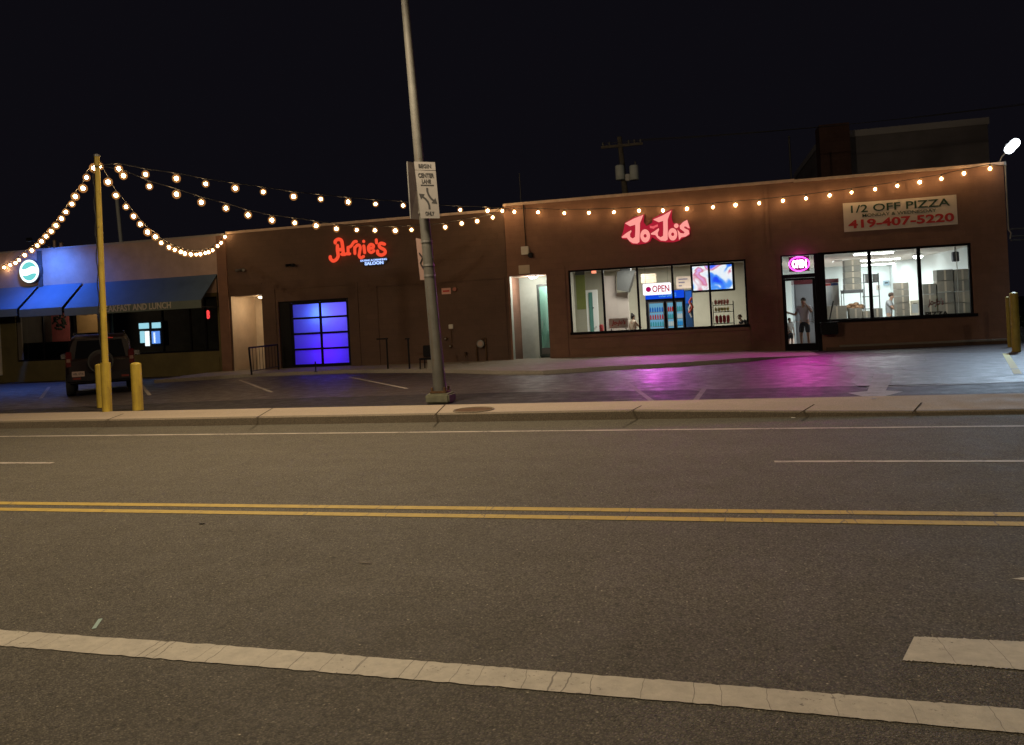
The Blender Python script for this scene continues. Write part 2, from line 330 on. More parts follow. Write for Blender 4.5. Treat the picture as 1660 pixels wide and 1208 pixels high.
# pavement with kerb; the kerb drops at the driveway on the right
def walkback(x): return 14.55-.06*x
mb = MB(); xs = [-90, -60, -40, -30, -26, -22, -18.5, -15.5, -12.5, -9.5, -6.5, -3.6, -1.2, .5, 1.5, 3.0, 4.6, 7, 10, 16, 30, 70]
def top(x): return .02 if x < -1 else (.02-.09*min(1, (x+1)/3.5))
for a, c in zip(xs, xs[1:]):
    k = .14
    mb.add([(a, rl(KERB, a)+k, top(a)), (c, rl(KERB, c)+k, top(c)), (c, walkback(c), .02), (a, walkback(a), .02)], [(0, 1, 2, 3)])
tag(mb.build('sidewalk', M['conc']), kind='structure')
mb = MB()
for a, c in zip(xs, xs[1:]):
    ya, yc = rl(KERB, a), rl(KERB, c); k = .14; ta, tc = top(a), top(c)
    mb.add([(a, ya, RZ-.05), (c, yc, RZ-.05), (c, yc+.012, tc-.02), (a, ya+.012, ta-.02), (a, ya+.035, ta), (c, yc+.035, tc), (c, yc+k, tc), (a, ya+k, ta)],
           [(0, 1, 2, 3), (3, 2, 5, 4), (4, 5, 6, 7)])
tag(mb.build('kerb', M['conc_dark']), kind='structure')
# joints in the pavement slabs
def walk_z(x, y):
    xa = max(q for q in xs if q <= x); xb = min(q for q in xs if q > x); f = (x-xa)/(xb-xa); zt_ = top(xa)*(1-f)+top(xb)*f
    yf_ = rl(KERB, x)+.14; u = (y-yf_)/(walkback(x)-yf_); return zt_+(.02-zt_)*max(0, min(1, u))
for px, py0, px1, py1 in ((1494, 653, 1479, 670), (1320, 656, 1290, 674), (1040, 658, 1000, 678), (722, 656, 700, 678), (442, 662, 405, 684), (200, 671, 150, 690)):
    mb = MB(); vs = []
    for k in range(13):
        a, c = px+(px1-px)*k/12, py0+(py1-py0)*k/12; g = G(a, c, 0)
        for _ in range(6): g = G(a, c, walk_z(g.x, g.y))
        vs += [g+Vector((-.013, 0, .004)), g+Vector((.013, 0, .004))]
    mb.add(vs, [(2*k, 2*k+1, 2*k+3, 2*k+2) for k in range(12)]); tag(mb.build('sidewalk_joint', jm if px != 1494 else globals().setdefault('jm', mat('joint_dirt', (.05, .04, .03), 1.0, spec=.0))), kind='structure')
# the lot
def lotpt(px, py): return G(px, py, 0)
sheet('parking_lot', [(-90, walkback(-90)), (70, walkback(70)), (70, 90), (-90, 90)], -.0, M['lot'])
# dark sealed strip along the pavement and pale worn slab on the right
p = [lotpt(-60, 668), lotpt(0, 665), lotpt(400, 648), lotpt(830, 636), lotpt(1045, 634), lotpt(1300, 628), lotpt(1660, 620), lotpt(1760, 616)]
tag(sheet('sealed_strip', [(v.x, v.y) for v in p]+[(p[-1].x+1, walkback(p[-1].x)+.0), (p[0].x, walkback(p[0].x))], .004, M['lot_dark']))
p = [(1352, 576), (1640, 571), (1800, 562), (1800, 614), (1660, 620), (1480, 625), (1392, 628), (1379, 617), (1388, 609), (1362, 601), (1374, 592), (1349, 586)]
sheet('driveway', [tuple(lotpt(*q))[:2] for q in p], .004, M['lot_pale'])
# raised walk in front of the shops
WZ = .11
mb = MB()
path = [(250, 616), (300, 613), (410, 606), (560, 600), (640, 599), (735, 599), (800, 601), (880, 601), (985, 594), (1100, 588), (1215, 580)]
pts = [G(a, c, WZ) for a, c in path]
pts = pts+[G(1262, 578.5, .05), G(1330, 576, .012)]; top_ = [(q.x, q.y, q.z) for q in pts]; n = len(top_)
vs = top_+[(q.x, YF+.3, q.z) for q in pts]+[(q.x, q.y-.02, -.01) for q in pts]
mb.add(vs, [(i, i+1, n+i+1, n+i) for i in range(n-1)]+[(2*n+i, 2*n+i+1, i+1, i) for i in range(n-1)])
mb.add([vs[0], vs[n], (vs[n][0], vs[n][1], -.01), vs[2*n]], [(0, 1, 2, 3)]); mb.add([vs[n-1], vs[2*n-1], (vs[2*n-1][0], vs[2*n-1][1], -.01), vs[3*n-1]], [(3, 2, 1, 0)])
tag(mb.build('walkway', M['walk']), kind='structure')
# markings ---------------------------------------------------------
def stripe(name, y0, wd, x0, x1, m, z=RZ+.004, slope=RS, seg=3):
    mb = MB(); nseg = max(1, int((x1-x0)/seg))
    xs_ = [x0+(x1-x0)*i/nseg for i in range(nseg+1)]
    for a, c in zip(xs_, xs_[1:]):
        mb.add([(a, y0+slope*a-wd/2, z), (c, y0+slope*c-wd/2, z), (c, y0+slope*c+wd/2, z), (a, y0+slope*a+wd/2, z)], [(0, 1, 2, 3)])
    return tag(mb.build(name, m), kind='structure')
def fitline(px0, py0, px1, py1, z=RZ):
    a, c = G(px0, py0, z), G(px1, py1, z); s_ = (c.y-a.y)/(c.x-a.x); return a.y-s_*a.x, s_
y0, s_ = fitline(0, 816, 1660, 834.5); stripe('centre_line', y0, .125, -60, 40, M['yellow_line'], slope=s_)
y0, s_ = fitline(0, 826, 1660, 850); stripe('centre_line', y0, .125, -60, 40, M['yellow_line'], slope=s_)
y0, s_ = fitline(0, 708, 1660, 691); stripe('edge_line', y0, .10, -60, 40, M['thin_line'], slope=s_)
y0, s_ = fitline(0, 751, 1660, 748); a = G(85, 751, RZ).x; c = G(1255, 748, RZ).x
stripe('lane_dash', y0, .10, a-3, a, M['thin_line'], slope=s_); stripe('lane_dash', y0, .10, c, c+3.5, M['thin_line'], slope=s_)
# near line: its two edges traced as a strip
def quadstrip(name, up, lo, z, m):
    def res(P_):
        out = []
        for a, c in zip(P_, P_[1:]):
            for k in range(40): t = k/40; out.append((a[0]+(c[0]-a[0])*t, a[1]+(c[1]-a[1])*t+random.gauss(0, .45)))
        return out+[P_[-1]]
    up, lo = res(up), res(lo)
    mb = MB(); vs = []
    for i in range(len(up)): vs += [tuple(G(*up[i], z)), tuple(G(*lo[i], z))]
    mb.add(vs, [(2*i, 2*i+1, 2*i+3, 2*i+2) for i in range(len(up)-1)]); return tag(mb.build(name, m), kind='structure')
quadstrip('lane_line', [(-900, 945), (0, 1021), (415, 1050), (830, 1083), (1245, 1116), (1660, 1150), (2600, 1228)], [(-900, 968), (0, 1047), (415, 1080), (830, 1115), (1245, 1150), (1660, 1189), (2600, 1280)], RZ+.004, M['white_line'])
quadstrip('lane_dash', [(1482, 1032), (1560, 1035), (1660, 1040), (2300, 1074)], [(1463, 1070), (1560, 1077), (1660, 1086), (2300, 1140)], RZ+.004, M['white_line'])
def lineseg(name, a, c, wd, z, m):
    a, c = G(*a, z), G(*c, z); d = (c-a).normalized(); n = Vector((-d.y, d.x, 0))*wd/2
    mb = MB(); mb.add([a-n, a+n, c+n, c-n], [(0, 1, 2, 3)]); return tag(mb.build(name, m), kind='structure')
mb = MB(); vs = [G(q, r_, RZ+.004) for q, r_ in ((1640, 938), (1720, 929), (1720, 947))]; mb.add(vs, [(0, 1, 2)]); tag(mb.build('turn_arrow', M['white_line']), kind='structure')
lineseg('chalk_mark', (152, 1019), (163, 1003), .025, RZ+.004, mat('pale_chalk', (.3, .42, .38), .9))
for a, c, wd in (((388, 616), (441, 636), .10), ((565, 611), (660, 630), .10), ((66, 646), (80, 627), .10), ((226, 620), (243, 641), .10),
                 ((972, 597), (1172, 612), .10), ((1012, 617), (1065, 656), .10), ((1030, 621), (1138, 633), .08), ((1142, 630), (1122, 656), .10), ((996, 648), (1040, 646), .10),
                 ((1280, 589), (1500, 600), .12), ((1405, 628), (1660, 619), .12)):
    lineseg('parking_line', a, c, wd, .009, M['lot_faint'] if 900 < a[0] < 1200 else M['lot_line'] if a[0] < 900 else M['arrow_paint'])
lineseg('parking_line', (1630, 573), (1650, 606), .14, .009, mat('yellow_lot_paint', (.55, .5, .2), .7))
mb = MB(); vs = [G(q, r_, .010) for q, r_ in ((1418, 605), (1450, 607), (1436, 633), (1464, 635), (1416, 647), (1374, 637), (1406, 634))]; mb.add(vs, [tuple(range(7))]); tag(mb.build('lot_arrow', M['arrow_paint']), kind='structure')
tar = mat('crack_sealant', (.03, .03, .03), .5)
def wiggle(pts, wd, z, name='sealed_crack'):
    mb = MB(); P_ = []
    for (a, c) in zip(pts, pts[1:]):
        for k in range(6): t = k/6; P_.append((a[0]+(c[0]-a[0])*t+random.uniform(-1, 1)*2, a[1]+(c[1]-a[1])*t+random.uniform(-1, 1)*.35))
    P_.append(pts[-1]); Q = [G(a, c, z) for a, c in P_]; vs = []
    for q in Q: vs += [q+Vector((0, wd/2, 0)), q-Vector((0, wd/2, 0))]
    mb.add(vs, [(2*i, 2*i+1, 2*i+3, 2*i+2) for i in range(len(Q)-1)]); tag(mb.build(name, tar), kind='structure')
wiggle([(1550, 581), (1590, 588), (1632, 589)], .07, .011); wiggle([(1622, 602), (1640, 598), (1680, 597)], .12, .011); wiggle([(1618, 610), (1660, 606), (1700, 604)], .08, .011); wiggle([(1500, 580), (1498, 588)], .1, .011)

# ------------------------------------------------------------------ buildings
def wall_holes(x0, x1, z0, z1, holes, y0, y1, zr=None):
    """vertical slab between planes y0 and y1 with rectangular holes"""
    mb = MB(); X_ = sorted({x0, x1, *[h[0] for h in holes], *[h[1] for h in holes]}); Z_ = sorted({z0, z1, *[max(z0, h[2]) for h in holes], *[h[3] for h in holes]})
    def inside(x, z): return any(h[0] < x < h[1] and h[2] < z < h[3] for h in holes)
    for a, c in zip(X_, X_[1:]):
        for e, g in zip(Z_, Z_[1:]):
            if inside((a+c)/2, (e+g)/2): continue
            mb.add([(a, y0, e), (c, y0, e), (c, y0, g), (a, y0, g)], [(0, 1, 2, 3)]); mb.add([(a, y1, e), (c, y1, e), (c, y1, g), (a, y1, g)], [(3, 2, 1, 0)])
    for h in holes:
        a, c, e, g = h[0], h[1], max(z0, h[2]), h[3]
        mb.add([(a, y0, e), (a, y1, e), (a, y1, g), (a, y0, g)], [(0, 1, 2, 3)]); mb.add([(c, y0, e), (c, y1, e), (c, y1, g), (c, y0, g)], [(3, 2, 1, 0)])
        mb.add([(a, y0, g), (c, y0, g), (c, y1, g), (a, y1, g)], [(0, 1, 2, 3)])
        if e > z0: mb.add([(a, y0, e), (c, y0, e), (c, y1, e), (a, y1, e)], [(3, 2, 1, 0)])
    mb.add([(x0, y0, z1), (x1, y0, z1), (x1, y1, z1), (x0, y1, z1)], [(0, 1, 2, 3)])
    mb.add([(x0, y0, z0), (x0, y1, z0), (x0, y1, z1), (x0, y0, z1)], [(0, 1, 2, 3)]); mb.add([(x1, y0, z0), (x1, y1, z0), (x1, y1, z1), (x1, y0, z1)], [(3, 2, 1, 0)])
    return mb
YB = 44.0; TH = .28
def frame_rect(r, y, wd, dp, xs=(), zs=(), inner=None):
    """window frame in the hole r with mullions at xs and bars at zs"""
    x0, x1, z0, z1 = r; mb = MB(); iw = inner or wd
    mb.box(x0, x0+wd, y, y+dp, z0, z1); mb.box(x1-wd, x1, y, y+dp, z0, z1)
    mb.box(x0+wd, x1-wd, y+.001, y+dp, z0, z0+wd); mb.box(x0+wd, x1-wd, y+.001, y+dp, z1-wd, z1)
    for x in xs: mb.box(x-iw/2, x+iw/2, y+.002, y+dp-.002, z0+wd, z1-wd)
    for z in zs: mb.box(x0+wd, x1-wd, y+.004, y+dp-.004, z-iw/2, z+iw/2)
    return mb
def pane(x0, x1, y, z0, z1): return MB().add([(x0, y, z0), (x1, y, z0), (x1, y, z1), (x0, y, z1)], [(0, 1, 2, 3)])

# pizza shop (right) ------------------------------------------------
xA = Wp(823, 460, YF).x; xE = Wp(1634, 410, YF).x; xStep = Wp(1286, 292, YF).x
zL = Wp(1000, 322, YF).z+.0; zR = Wp(1500, 277, YF).z
zL = (Wp(840, 337, YF).z+Wp(1280, 291, YF).z)/2; zR = (Wp(1290, 298, YF).z+Wp(1628, 265, YF).z)/2
shop = thing('pizza_shop', 'brown single storey pizza shop with two wide lit windows', 'building', ((xA+xE)/2, YF, 0))
r_alc = (Wp(829, 515, YF).x, Wp(889, 515, YF).x, 0, Wp(860, 446, YF).z)
r_w1 = RC(923, 430, 1212, 537); r_w1 = (r_w1[0], r_w1[1], .9, 3.12)
r_d = (Wp(1269, 490, YF).x, Wp(1330, 490, YF).x, 0, 3.16)
r_w2 = (Wp(1335, 460, YF).x, Wp(1577, 455, YF).x, .93, 3.17)
hs1 = [r_alc, r_w1]
wallmb = wall_holes(xA, xStep, 0, zL, [r_alc, r_w1] + [(r_d[0], xStep+1, -9, -9)][:0] + [(r_d[0], r_d[1], 0, r_d[3])] * (r_d[1] < xStep), YF, YF+TH)
if r_d[1] >= xStep:
    xs_mid = (r_w1[1]+r_d[0])/2
    wallmb = wall_holes(xA, xs_mid, 0, zL, [r_alc, r_w1], YF, YF+TH)
    wallmb2 = wall_holes(xs_mid, xE, 0, zR, [r_d, r_w2], YF, YF+TH)
    wallmb.add(wallmb2.v, wallmb2.f); wallmb.box(xs_mid, xStep, YF+.004, YF+TH, zR, zL)
wallmb.box(xA, xA+.08, YF+TH, YB, 0, zL-.1); wallmb.box(xE-.25, xE, YF+TH, YB, 0, zR); wallmb.box(xA+.09, xE-.25, YB-.25, YB, 0, zR)
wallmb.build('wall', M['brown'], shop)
MB().box(xA+.09, xE-.25, YF+TH, YB-.25, 4.4, 4.6).build('roof', M['greydark'], shop)
MB().box(xA-.02, xStep+.03, YF-.05, YF+TH+.04, zL, zL+.09).build('coping', M['coping'], shop)
MB().box(xStep+.035, xE+.05, YF-.05, YF+TH+.04, zR, zR+.09).build('coping', M['coping'], shop)
# raised fields, pilaster and base course in the wall face
mb = MB()
a = Wp(890, 515, YF).x; c = Wp(921, 515, YF).x
mb.box(a+.02, c-.02, YF-.03, YF-.002, WZ, 3.3, bev=.02)
mb.box(r_w1[0], r_w1[1], YF-.06, YF-.002, r_w1[2]-.12, r_w1[2]-.02)
xa2, xb2 = Wp(1213, 500, YF).x, Wp(1262, 500, YF).x
mb.box(xa2+.05, xb2, YF-.035, YF-.002, .02, 3.3)
mb.box(Wp(1240, 350, YF).x, Wp(1246, 350, YF).x, YF-.03, YF-.002, 3.45, zL-.05)
mb.build('pilaster', M['brown'], shop)
mb = MB(); mb.box(c, xb2-.9, YF-.05, YF-.002, WZ, .34); mb.build('base_course', M['brown'], shop)
mb = MB(); mb.box(r_d[1]+.1, xE+.06, YF-.14, YF-.002, 0.0, .10); mb.build('foundation_ledge', M['brown_dark'], shop)
mb = MB(); mb.box(r_d[1]+.5, xE+.07, YF-.16, YF-.002, .104, .16); mb.build('ledge_cap', M['walk'], shop)
# windows and doors
xm = [Wp(q, 490, YF).x for q in (978.6, 1035, 1092, 1152)]
wf = frame_rect(r_w1, YF+.05, .06, .09, xm, inner=.07).build('window', M['blackpaint'], shop); pane(r_w1[0], r_w1[1], YF+.095, r_w1[2], r_w1[3]).build('pane', M['glass'], wf)
MB().box(r_w1[0]-.02, r_w1[1]+.02, YF-.07, YF+.045, r_w1[2]-.015, r_w1[2]+.07).build('sill', M['blackpaint'], wf)
xm = [Wp(q, 460, YF).x for q in (1412, 1492.5)]
wf = frame_rect(r_w2, YF+.05, .07, .09, xm, inner=.10).build('window', M['blackpaint'], shop); pane(r_w2[0], r_w2[1], YF+.095, r_w2[2], r_w2[3]).build('pane', M['glass'], wf)
MB().box(r_w2[0]-.02, r_w2[1]+.08, YF-.07, YF+.045, r_w2[2]-.04, r_w2[2]+.05).build('sill', M['blackpaint'], wf)
zt = Wp(1298, 447, YF).z                          # transom bar
mb = MB(); x0, x1 = r_d[0], r_d[1]
mb.box(x0, x0+.05, YF+.03, YF+.15, 0, r_d[3]); mb.box(x1-.12, x1, YF+.03, YF+.15, 0, r_d[3]); mb.box(x0+.05, x1-.12, YF+.032, YF+.15, zt-.07, zt+.06)
mb.box(x0+.05, x1-.12, YF+.032, YF+.15, r_d[3]-.04, r_d[3]); fr = mb.build('door_frame', M['blackpaint'], shop)
mb = MB(); d0, d1, dt = x0+.055, x1-.125, zt-.075
mb.box(d0, d0+.06, YF+.06, YF+.11, .02, dt); mb.box(d1-.08, d1, YF+.06, YF+.11, .02, dt); mb.box(d0+.06, d1-.08, YF+.061, YF+.11, .02, .26); mb.box(d0+.06, d1-.08, YF+.061, YF+.11, dt-.07, dt)
door = mb.build('door', M['blackpaint'], shop); pane(d0+.06, d1-.08, YF+.085, .26, dt-.07).build('pane', M['glass'], door)
MB().tube([(d0+.1, YF+.06, .95), (d0+.1, YF+.0, .97), (d1-.1, YF+.0, .97), (d1-.1, YF+.06, .95)], .012).build('handle', M['greylight'], door)
pane(x0+.05, x1-.12, YF+.09, zt+.06, r_d[3]-.04).build('transom_pane', M['glass'], fr)
MB().box(x1+.0, r_w2[0], YF-.01, YF+.03, r_w2[2]-.05, r_w2[3]).build('door_jamb', M['blackpaint'], shop)
# entrance recess with glazed door
ya = YF+1.5; ax0, ax1, azt = r_alc[0], r_alc[1], r_alc[3]
mb = MB(); mb.box(ax0-.04, ax0, YF+TH, ya, 0, azt+.1); mb.box(ax1, ax1+.12, YF+TH, ya, 0, azt+.1)
mb.add(*(lambda t: (t.v, t.f))(wall_holes(ax0, ax0+1.7, 0, azt+.1, [(ax0+.66, ax0+1.62, 0, 2.75)], ya, ya+.15)))
mb.box(ax0-.1, ax1+.1, YF+TH, ya, azt+.12, azt+.2); mb.build('entrance_recess', M['recess_pale'], shop)
MB().box(ax0+.001, ax1-.001, YF+TH+.002, ya-.002, azt-.02, azt).build('recess_ceiling', M['beige'], shop)
MB().box(ax0+.001, ax0+.012, YF+.004, YF+TH+.01, WZ, azt-.003).build('jamb_lining', M['recess_pale'], shop)
dd = frame_rect((ax0+.66, ax0+1.62, WZ, 2.75), ya-.02, .08, .1).build('door', mat('dark_green_frame', (.02, .035, .03), .4), shop)
teal = mat('teal_hall_wall', (.45, .6, .5), .6, var=.05)
pane(ax0+.7, ax0+1.6, ya+.03, WZ+.05, 2.7).build('pane', M['glass'], dd)
MB().box(ax0+.74, ax0+1.54, ya-.015, ya+.06, WZ+.08, WZ+.3).build('kick_plate', M['greydark'], dd)
MB().tube([(ax0+.82, ya-.02, 1.0), (ax0+.82, ya-.08, 1.05), (ax0+.82, ya-.08, 1.35), (ax0+.82, ya-.02, 1.4)], .013).build('handle', M['greylight'], dd)
MB().box(ax0-.02, ax0+1.66, ya+.151, ya+1.1, 0, .1).build('hall_floor', M['grey'], shop)
mb = MB(); mb.box(ax0-.04, ax0+.02, ya+.15, ya+1.1, .1, 3.1); mb.box(ax0+1.67, ax0+1.71, ya+.15, ya+1.1, 0, 3.1); mb.box(ax0+.02, ax0+1.67, ya+1.04, ya+1.1, .1, 3.1); mb.box(ax0-.04, ax0+1.71, ya+.15, ya+1.1, 3.1, 3.15); mb.build('hall_wall', teal, shop)
lamp('hall_light', 'POINT', (ax0+1.0, ya+.6, 2.8), 30, (.85, 1, .95), .15, parent=shop)
pl = thing('glowing_notice', 'small glowing white and blue notice behind the glass of the recessed entrance door', 'notice', (ax0+1.38, ya+.45, 1.5))
MB().box(ax0+1.2, ax0+1.5, ya+.45, ya+.47, 1.42, 1.75).build('board', emis('white_blue_notice', (.75, .85, 1), 1.1), pl)
MB().text('OPEN', ax0+1.23, ax0+1.47, 1.5, 1.58, ya+.448, .004).build('lettering', mat('blue_ink', (.05, .1, .6), .5), pl)

# rooms ------------------------------------------------------------
xP = Wp(1240, 480, YF+.5).x                       # party wall between counter room and kitchen
def room(x0, x1, yb, z1, wm, cm, fm):
    MB().box(x0, x1, YF+TH, yb, -.02, .03).build('floor', fm, shop)
    MB().box(x0, x1, YF+TH, yb, z1, z1+.05).build('ceiling', cm, shop)
    MB().box(x0-.08, x0-.002, YF+TH, yb, .0, z1).build('interior_wall', wm, shop); MB().box(x1+.002, x1+.08, YF+TH, yb, .0, z1).build('interior_wall', wm, shop)
    MB().box(x0, x1, yb, yb+.08, .0, z1).build('interior_wall', wm, shop)
counterwall = mat('greige_wall', (.40, .38, .30), .8, var=.05, bump=.05)
floor_m = mat('quarry_tile_floor', (.22, .15, .12), .5, var=.1)
gct = mat('grey_ceiling_tile', (.38, .37, .34), .9, var=.05)
def counter_room():
    x0, x1, yb, z1 = r_w1[0]-.22, xP-.2, 34.6, 3.35; yh = ya+1.12; xl = -5.7
    MB().box(x0, x1, YF+TH, yh, -.02, .03).box(xl, x1, yh+.002, yb, -.02, .03).build('floor', floor_m, shop)
    MB().box(x0, x1, YF+TH, yh, z1, z1+.05).box(xl, x1, yh+.002, yb, z1, z1+.05).build('ceiling', gct, shop)
    MB().box(x0-.03, x0-.002, YF+TH, yh, 0, z1).build('interior_wall', counterwall, shop); MB().box(x1+.002, x1+.08, YF+TH, yb, 0, z1).build('interior_wall', counterwall, shop); MB().box(xl, x1, yb, yb+.08, 0, z1).build('interior_wall', counterwall, shop)
    tw = mat('pale_green_wall', (.45, .50, .42), .7, var=.04); MB().box(xl-.06, xl-.002, yh, yb, 0, z1).build('interior_wall', tw, shop); MB().box(xl, x0, yh-.015, yh, 0, z1).build('interior_wall', tw, shop)
counter_room()
kwall = mat('pale_kitchen_wall', (.72, .80, .80), .6, var=.03)
room(xP, xE-.26, 42.0, 3.2, kwall, mat('white_ceiling_tile', (.8, .79, .74), .9, var=.04), floor_m)
lamp('counter_room_fill', 'AREA', (-2.2, 32.4, 3.28), 130, (1, .95, .86), 1.0, (-2.2, 32.4, 0), shop); lamp('counter_room_fill', 'AREA', (-2.4, 29.3, 3.28), 110, (1, .95, .86), 1.0, (-2.4, 29.3, 0), shop)  # room light without fixtures; the front lamp is added to brighten the partition
lamp('counter_room_fill', 'AREA', (.2, 31.5, 3.28), 230, (1, .95, .86), 1.0, (.2, 31.5, 0), shop)
# kitchen ceiling lamps: emissive tubes and discs seen through the window
tubem = emis('fluorescent_tube', (1, 1, .96), 22)
for i, (l, r_, y_) in enumerate(((1383, 1449, 414), (1388, 1460, 424), (1396, 1468, 431))):
    a = ray(l, y_); t = (3.14-CH)/a.z; A = Vector((a.x*t, a.y*t, 3.14)); a2 = ray(r_, y_-3); A2 = Vector((a2.x*A.y/a2.y, A.y, 3.14))
    if A.y > 41.5: A2.x = A2.x*41.4/A.y; A.x = A.x*41.4/A.y; A.y = A2.y = 41.4
    ft = thing('fluorescent_light', ['nearest', 'middle', 'farthest'][i]+' of the three long white ceiling lamps in the kitchen', 'ceiling light', ((A.x+A2.x)/2, A.y, 3.2), group='fluorescent lamps on the kitchen ceiling')
    MB().box(A.x, A2.x, A.y-.16, A.y+.16, 3.165, 3.198).build('housing', M['white'], ft)
    MB().box(A.x+.04, A2.x-.04, A.y-.12, A.y+.12, 3.13, 3.164).build('tube', tubem, ft)
for i, (px, py, lb) in enumerate(((1488, 414, 'small round ceiling lamp left of the right-hand window bar'), (1500, 424, 'small round ceiling lamp just right of the window bar'), (1567, 416, 'round ceiling lamp by the right window edge, upper of the pair'), (1566, 425, 'round ceiling lamp by the right window edge, lower of the pair'))):
    a = ray(px, py); t = min((3.15-CH)/a.z, 41/a.y); P_ = Vector((a.x*t, a.y*t, 3.12))
    dl = thing('ceiling_lamp', lb, 'ceiling light', (P_.x, P_.y, 3.2), group='round kitchen ceiling lamps')
    MB().cyl((P_.x, P_.y, 3.19), (P_.x, P_.y, 3.13), .2, .2).build('housing', M['white'], dl)
    MB().ball((P_.x, P_.y, 3.1), .17, 2, (1, 1, .5)).build('bulb', tubem, dl)
lamp('kitchen_fill', 'AREA', (6.0, 29.0, 3.1), 95, (.97, 1, .97), 1.0, (6.0, 30.5, 0), shop); lamp('kitchen_fill', 'AREA', (6.6, 35.0, 3.12), 380, (.95, 1, 1), 1.6, (6.2, 35, 0), shop)
lamp('kitchen_fill', 'AREA', (4.6, 34.0, 3.12), 150, (.97, 1, .98), 1.0, (4.6, 34, 0), shop); lamp('kitchen_fill', 'AREA', (7.5, 39.0, 3.12), 190, (.97, 1, .98), 1.6, (7.5, 39, 0), shop)

# tavern (middle) ----------------------------------------------------
xC = Wp(372, 500, YF).x; zM = (Wp(380, 380, YF).z+Wp(815, 341, YF).z)/2
tav = thing('tavern', 'dark brown tavern building with the blue lit garage door', 'building', ((xA+xC)/2, YF, 0))
r_a2 = (Wp(377, 540, YF).x, Wp(427, 540, YF).x, 0, Wp(400, 479, YF).z)
r_g = (Wp(453, 540, YF).x, Wp(567, 540, YF).x, 0, Wp(510, 486, YF).z)
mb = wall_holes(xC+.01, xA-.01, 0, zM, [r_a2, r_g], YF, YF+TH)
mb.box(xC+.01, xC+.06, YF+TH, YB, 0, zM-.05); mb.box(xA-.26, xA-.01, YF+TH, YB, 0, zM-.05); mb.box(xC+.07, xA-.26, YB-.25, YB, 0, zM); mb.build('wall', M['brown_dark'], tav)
MB().box(xC+.07, xA-.26, YF+TH, YB-.25, 4.4, 4.6).build('roof', M['greydark'], tav)
MB().box(xC+.01, xA-.025, YF-.05, YF+TH+.04, zM, zM+.09).build('coping', M['coping'], tav)
mb = MB()                                          # raised brick surrounds of the closed-up openings
def surround(l, t, r_, b, wd=.07):
    x0, x1, z0, z1 = RC(l, t, r_, b); z0 = WZ
    mb.box(x0, x0+wd, YF-.035, YF-.002, z0, z1); mb.box(x1-wd, x1, YF-.035, YF-.002, z0, z1); mb.box(x0+wd, x1-wd, YF-.033, YF-.002, z1-wd, z1)
surround(446, 462, 583, 600); surround(611, 455, 822, 592)
mb.box(xC+.02, Wp(440, 470, YF).x-.4, YF-.02, YF-.002, 3.35, 3.42)
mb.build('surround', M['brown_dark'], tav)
# recess with lit beige side wall
yr = YF+1.7; a0, a1, at_ = r_a2[0], r_a2[1], r_a2[3]
mb = MB(); mb.box(a0-.05, a0, YF+TH, yr, 0, at_+.1); mb.box(a0, a1, yr, yr+.1, 0, at_+.1); mb.box(a0, a1, YF+TH+.002, yr, at_-.02, at_+.06); mb.build('entrance_recess', M['beige'], tav)
MB().box(a0+.001, a0+.012, YF+.004, YF+TH+.01, WZ, at_-.003).build('jamb_lining', M['beige'], tav)
MB().box(a1, a1+.1, YF+TH, yr, 0, at_+.1).build('recess_side', M['brown'], tav)
MB().box(a0+.55, a1-.05, yr-.06, yr-.002, WZ, 2.3).build('door', mat('rust_brown_door', (.32, .13, .06), .5, var=.1), tav)
MB().box(a0+.62, a1+.0, yr-.35, yr-.08, 2.36, 2.42).build('door_closer', M['black'], tav)
lf = thing('wall_light', 'round lit ceiling lamp in the tavern entrance recess', 'lamp', (a1-.22, YF+.35, at_), group=None)
MB().cyl((a1-.22, YF+.42, at_-.022), (a1-.22, YF+.42, at_-.06), .13, .13).build('housing', M['white'], lf)
MB().ball((a1-.22, YF+.42, at_-.08), .12, 2, (1.25, 1, .45)).build('bulb', emis('warm_lamp', (1, .85, .6), 30), lf)
lamp('recess_glow', 'POINT', (a1-.25, YF+.6, at_-.25), 26, (1, .72, .42), .08, parent=lf)
# garage door
gx0, gx1, gz1 = Wp(470, 540, YF).x, r_g[1]-.05, r_g[3]-.02
gd = MB(); gd.box(r_g[0], gx0-.01, YF+.1, YF+.2, 0, r_g[3]); gd.box(gx1+.005, r_g[1], YF+.02, YF+.2, 0, r_g[3]); gd.box(gx0-.01, gx1+.005, YF+.1, YF+.2, gz1-.05, r_g[3])
gfr = gd.build('door_frame', M['black'], tav)
zb, ztp = .22, gz1-.06; cxm = (gx0+.06+gx1)/2; rows = 4; hh = (ztp-zb)/rows
mb = MB()
for q in (gx0, cxm-.045, gx1-.09): mb.box(q, q+.09, YF+.12, YF+.17, zb-.1, ztp)
zz = [zb-.1]+[zb+hh*k-.035 for k in range(1, rows)]+[ztp-.06]
for z in zz:
    hgt = .12 if z == zz[0] else .07
    mb.box(gx0+.09, cxm-.045, YF+.122, YF+.17, z, z+hgt); mb.box(cxm+.045, gx1-.09, YF+.122, YF+.17, z, z+hgt)
gdo = mb.build('garage_door', M['blackpaint'], tav)
def frosted():
    m = bpy.data.materials.new('frosted_pane'); m.use_nodes = True; N, L = nn(m); N.clear()
    t = N.new('ShaderNodeBsdfTranslucent'); t.inputs[0].default_value = (.6, .5, .95, 1); g_ = N.new('ShaderNodeBsdfGlossy'); g_.inputs['Roughness'].default_value = .2
    mx = N.new('ShaderNodeMixShader'); mx.inputs[0].default_value = .06; L.new(t.outputs[0], mx.inputs[1]); L.new(g_.outputs[0], mx.inputs[2])
    o = N.new('ShaderNodeOutputMaterial'); L.new(mx.outputs[0], o.inputs[0]); return m
fm = frosted()
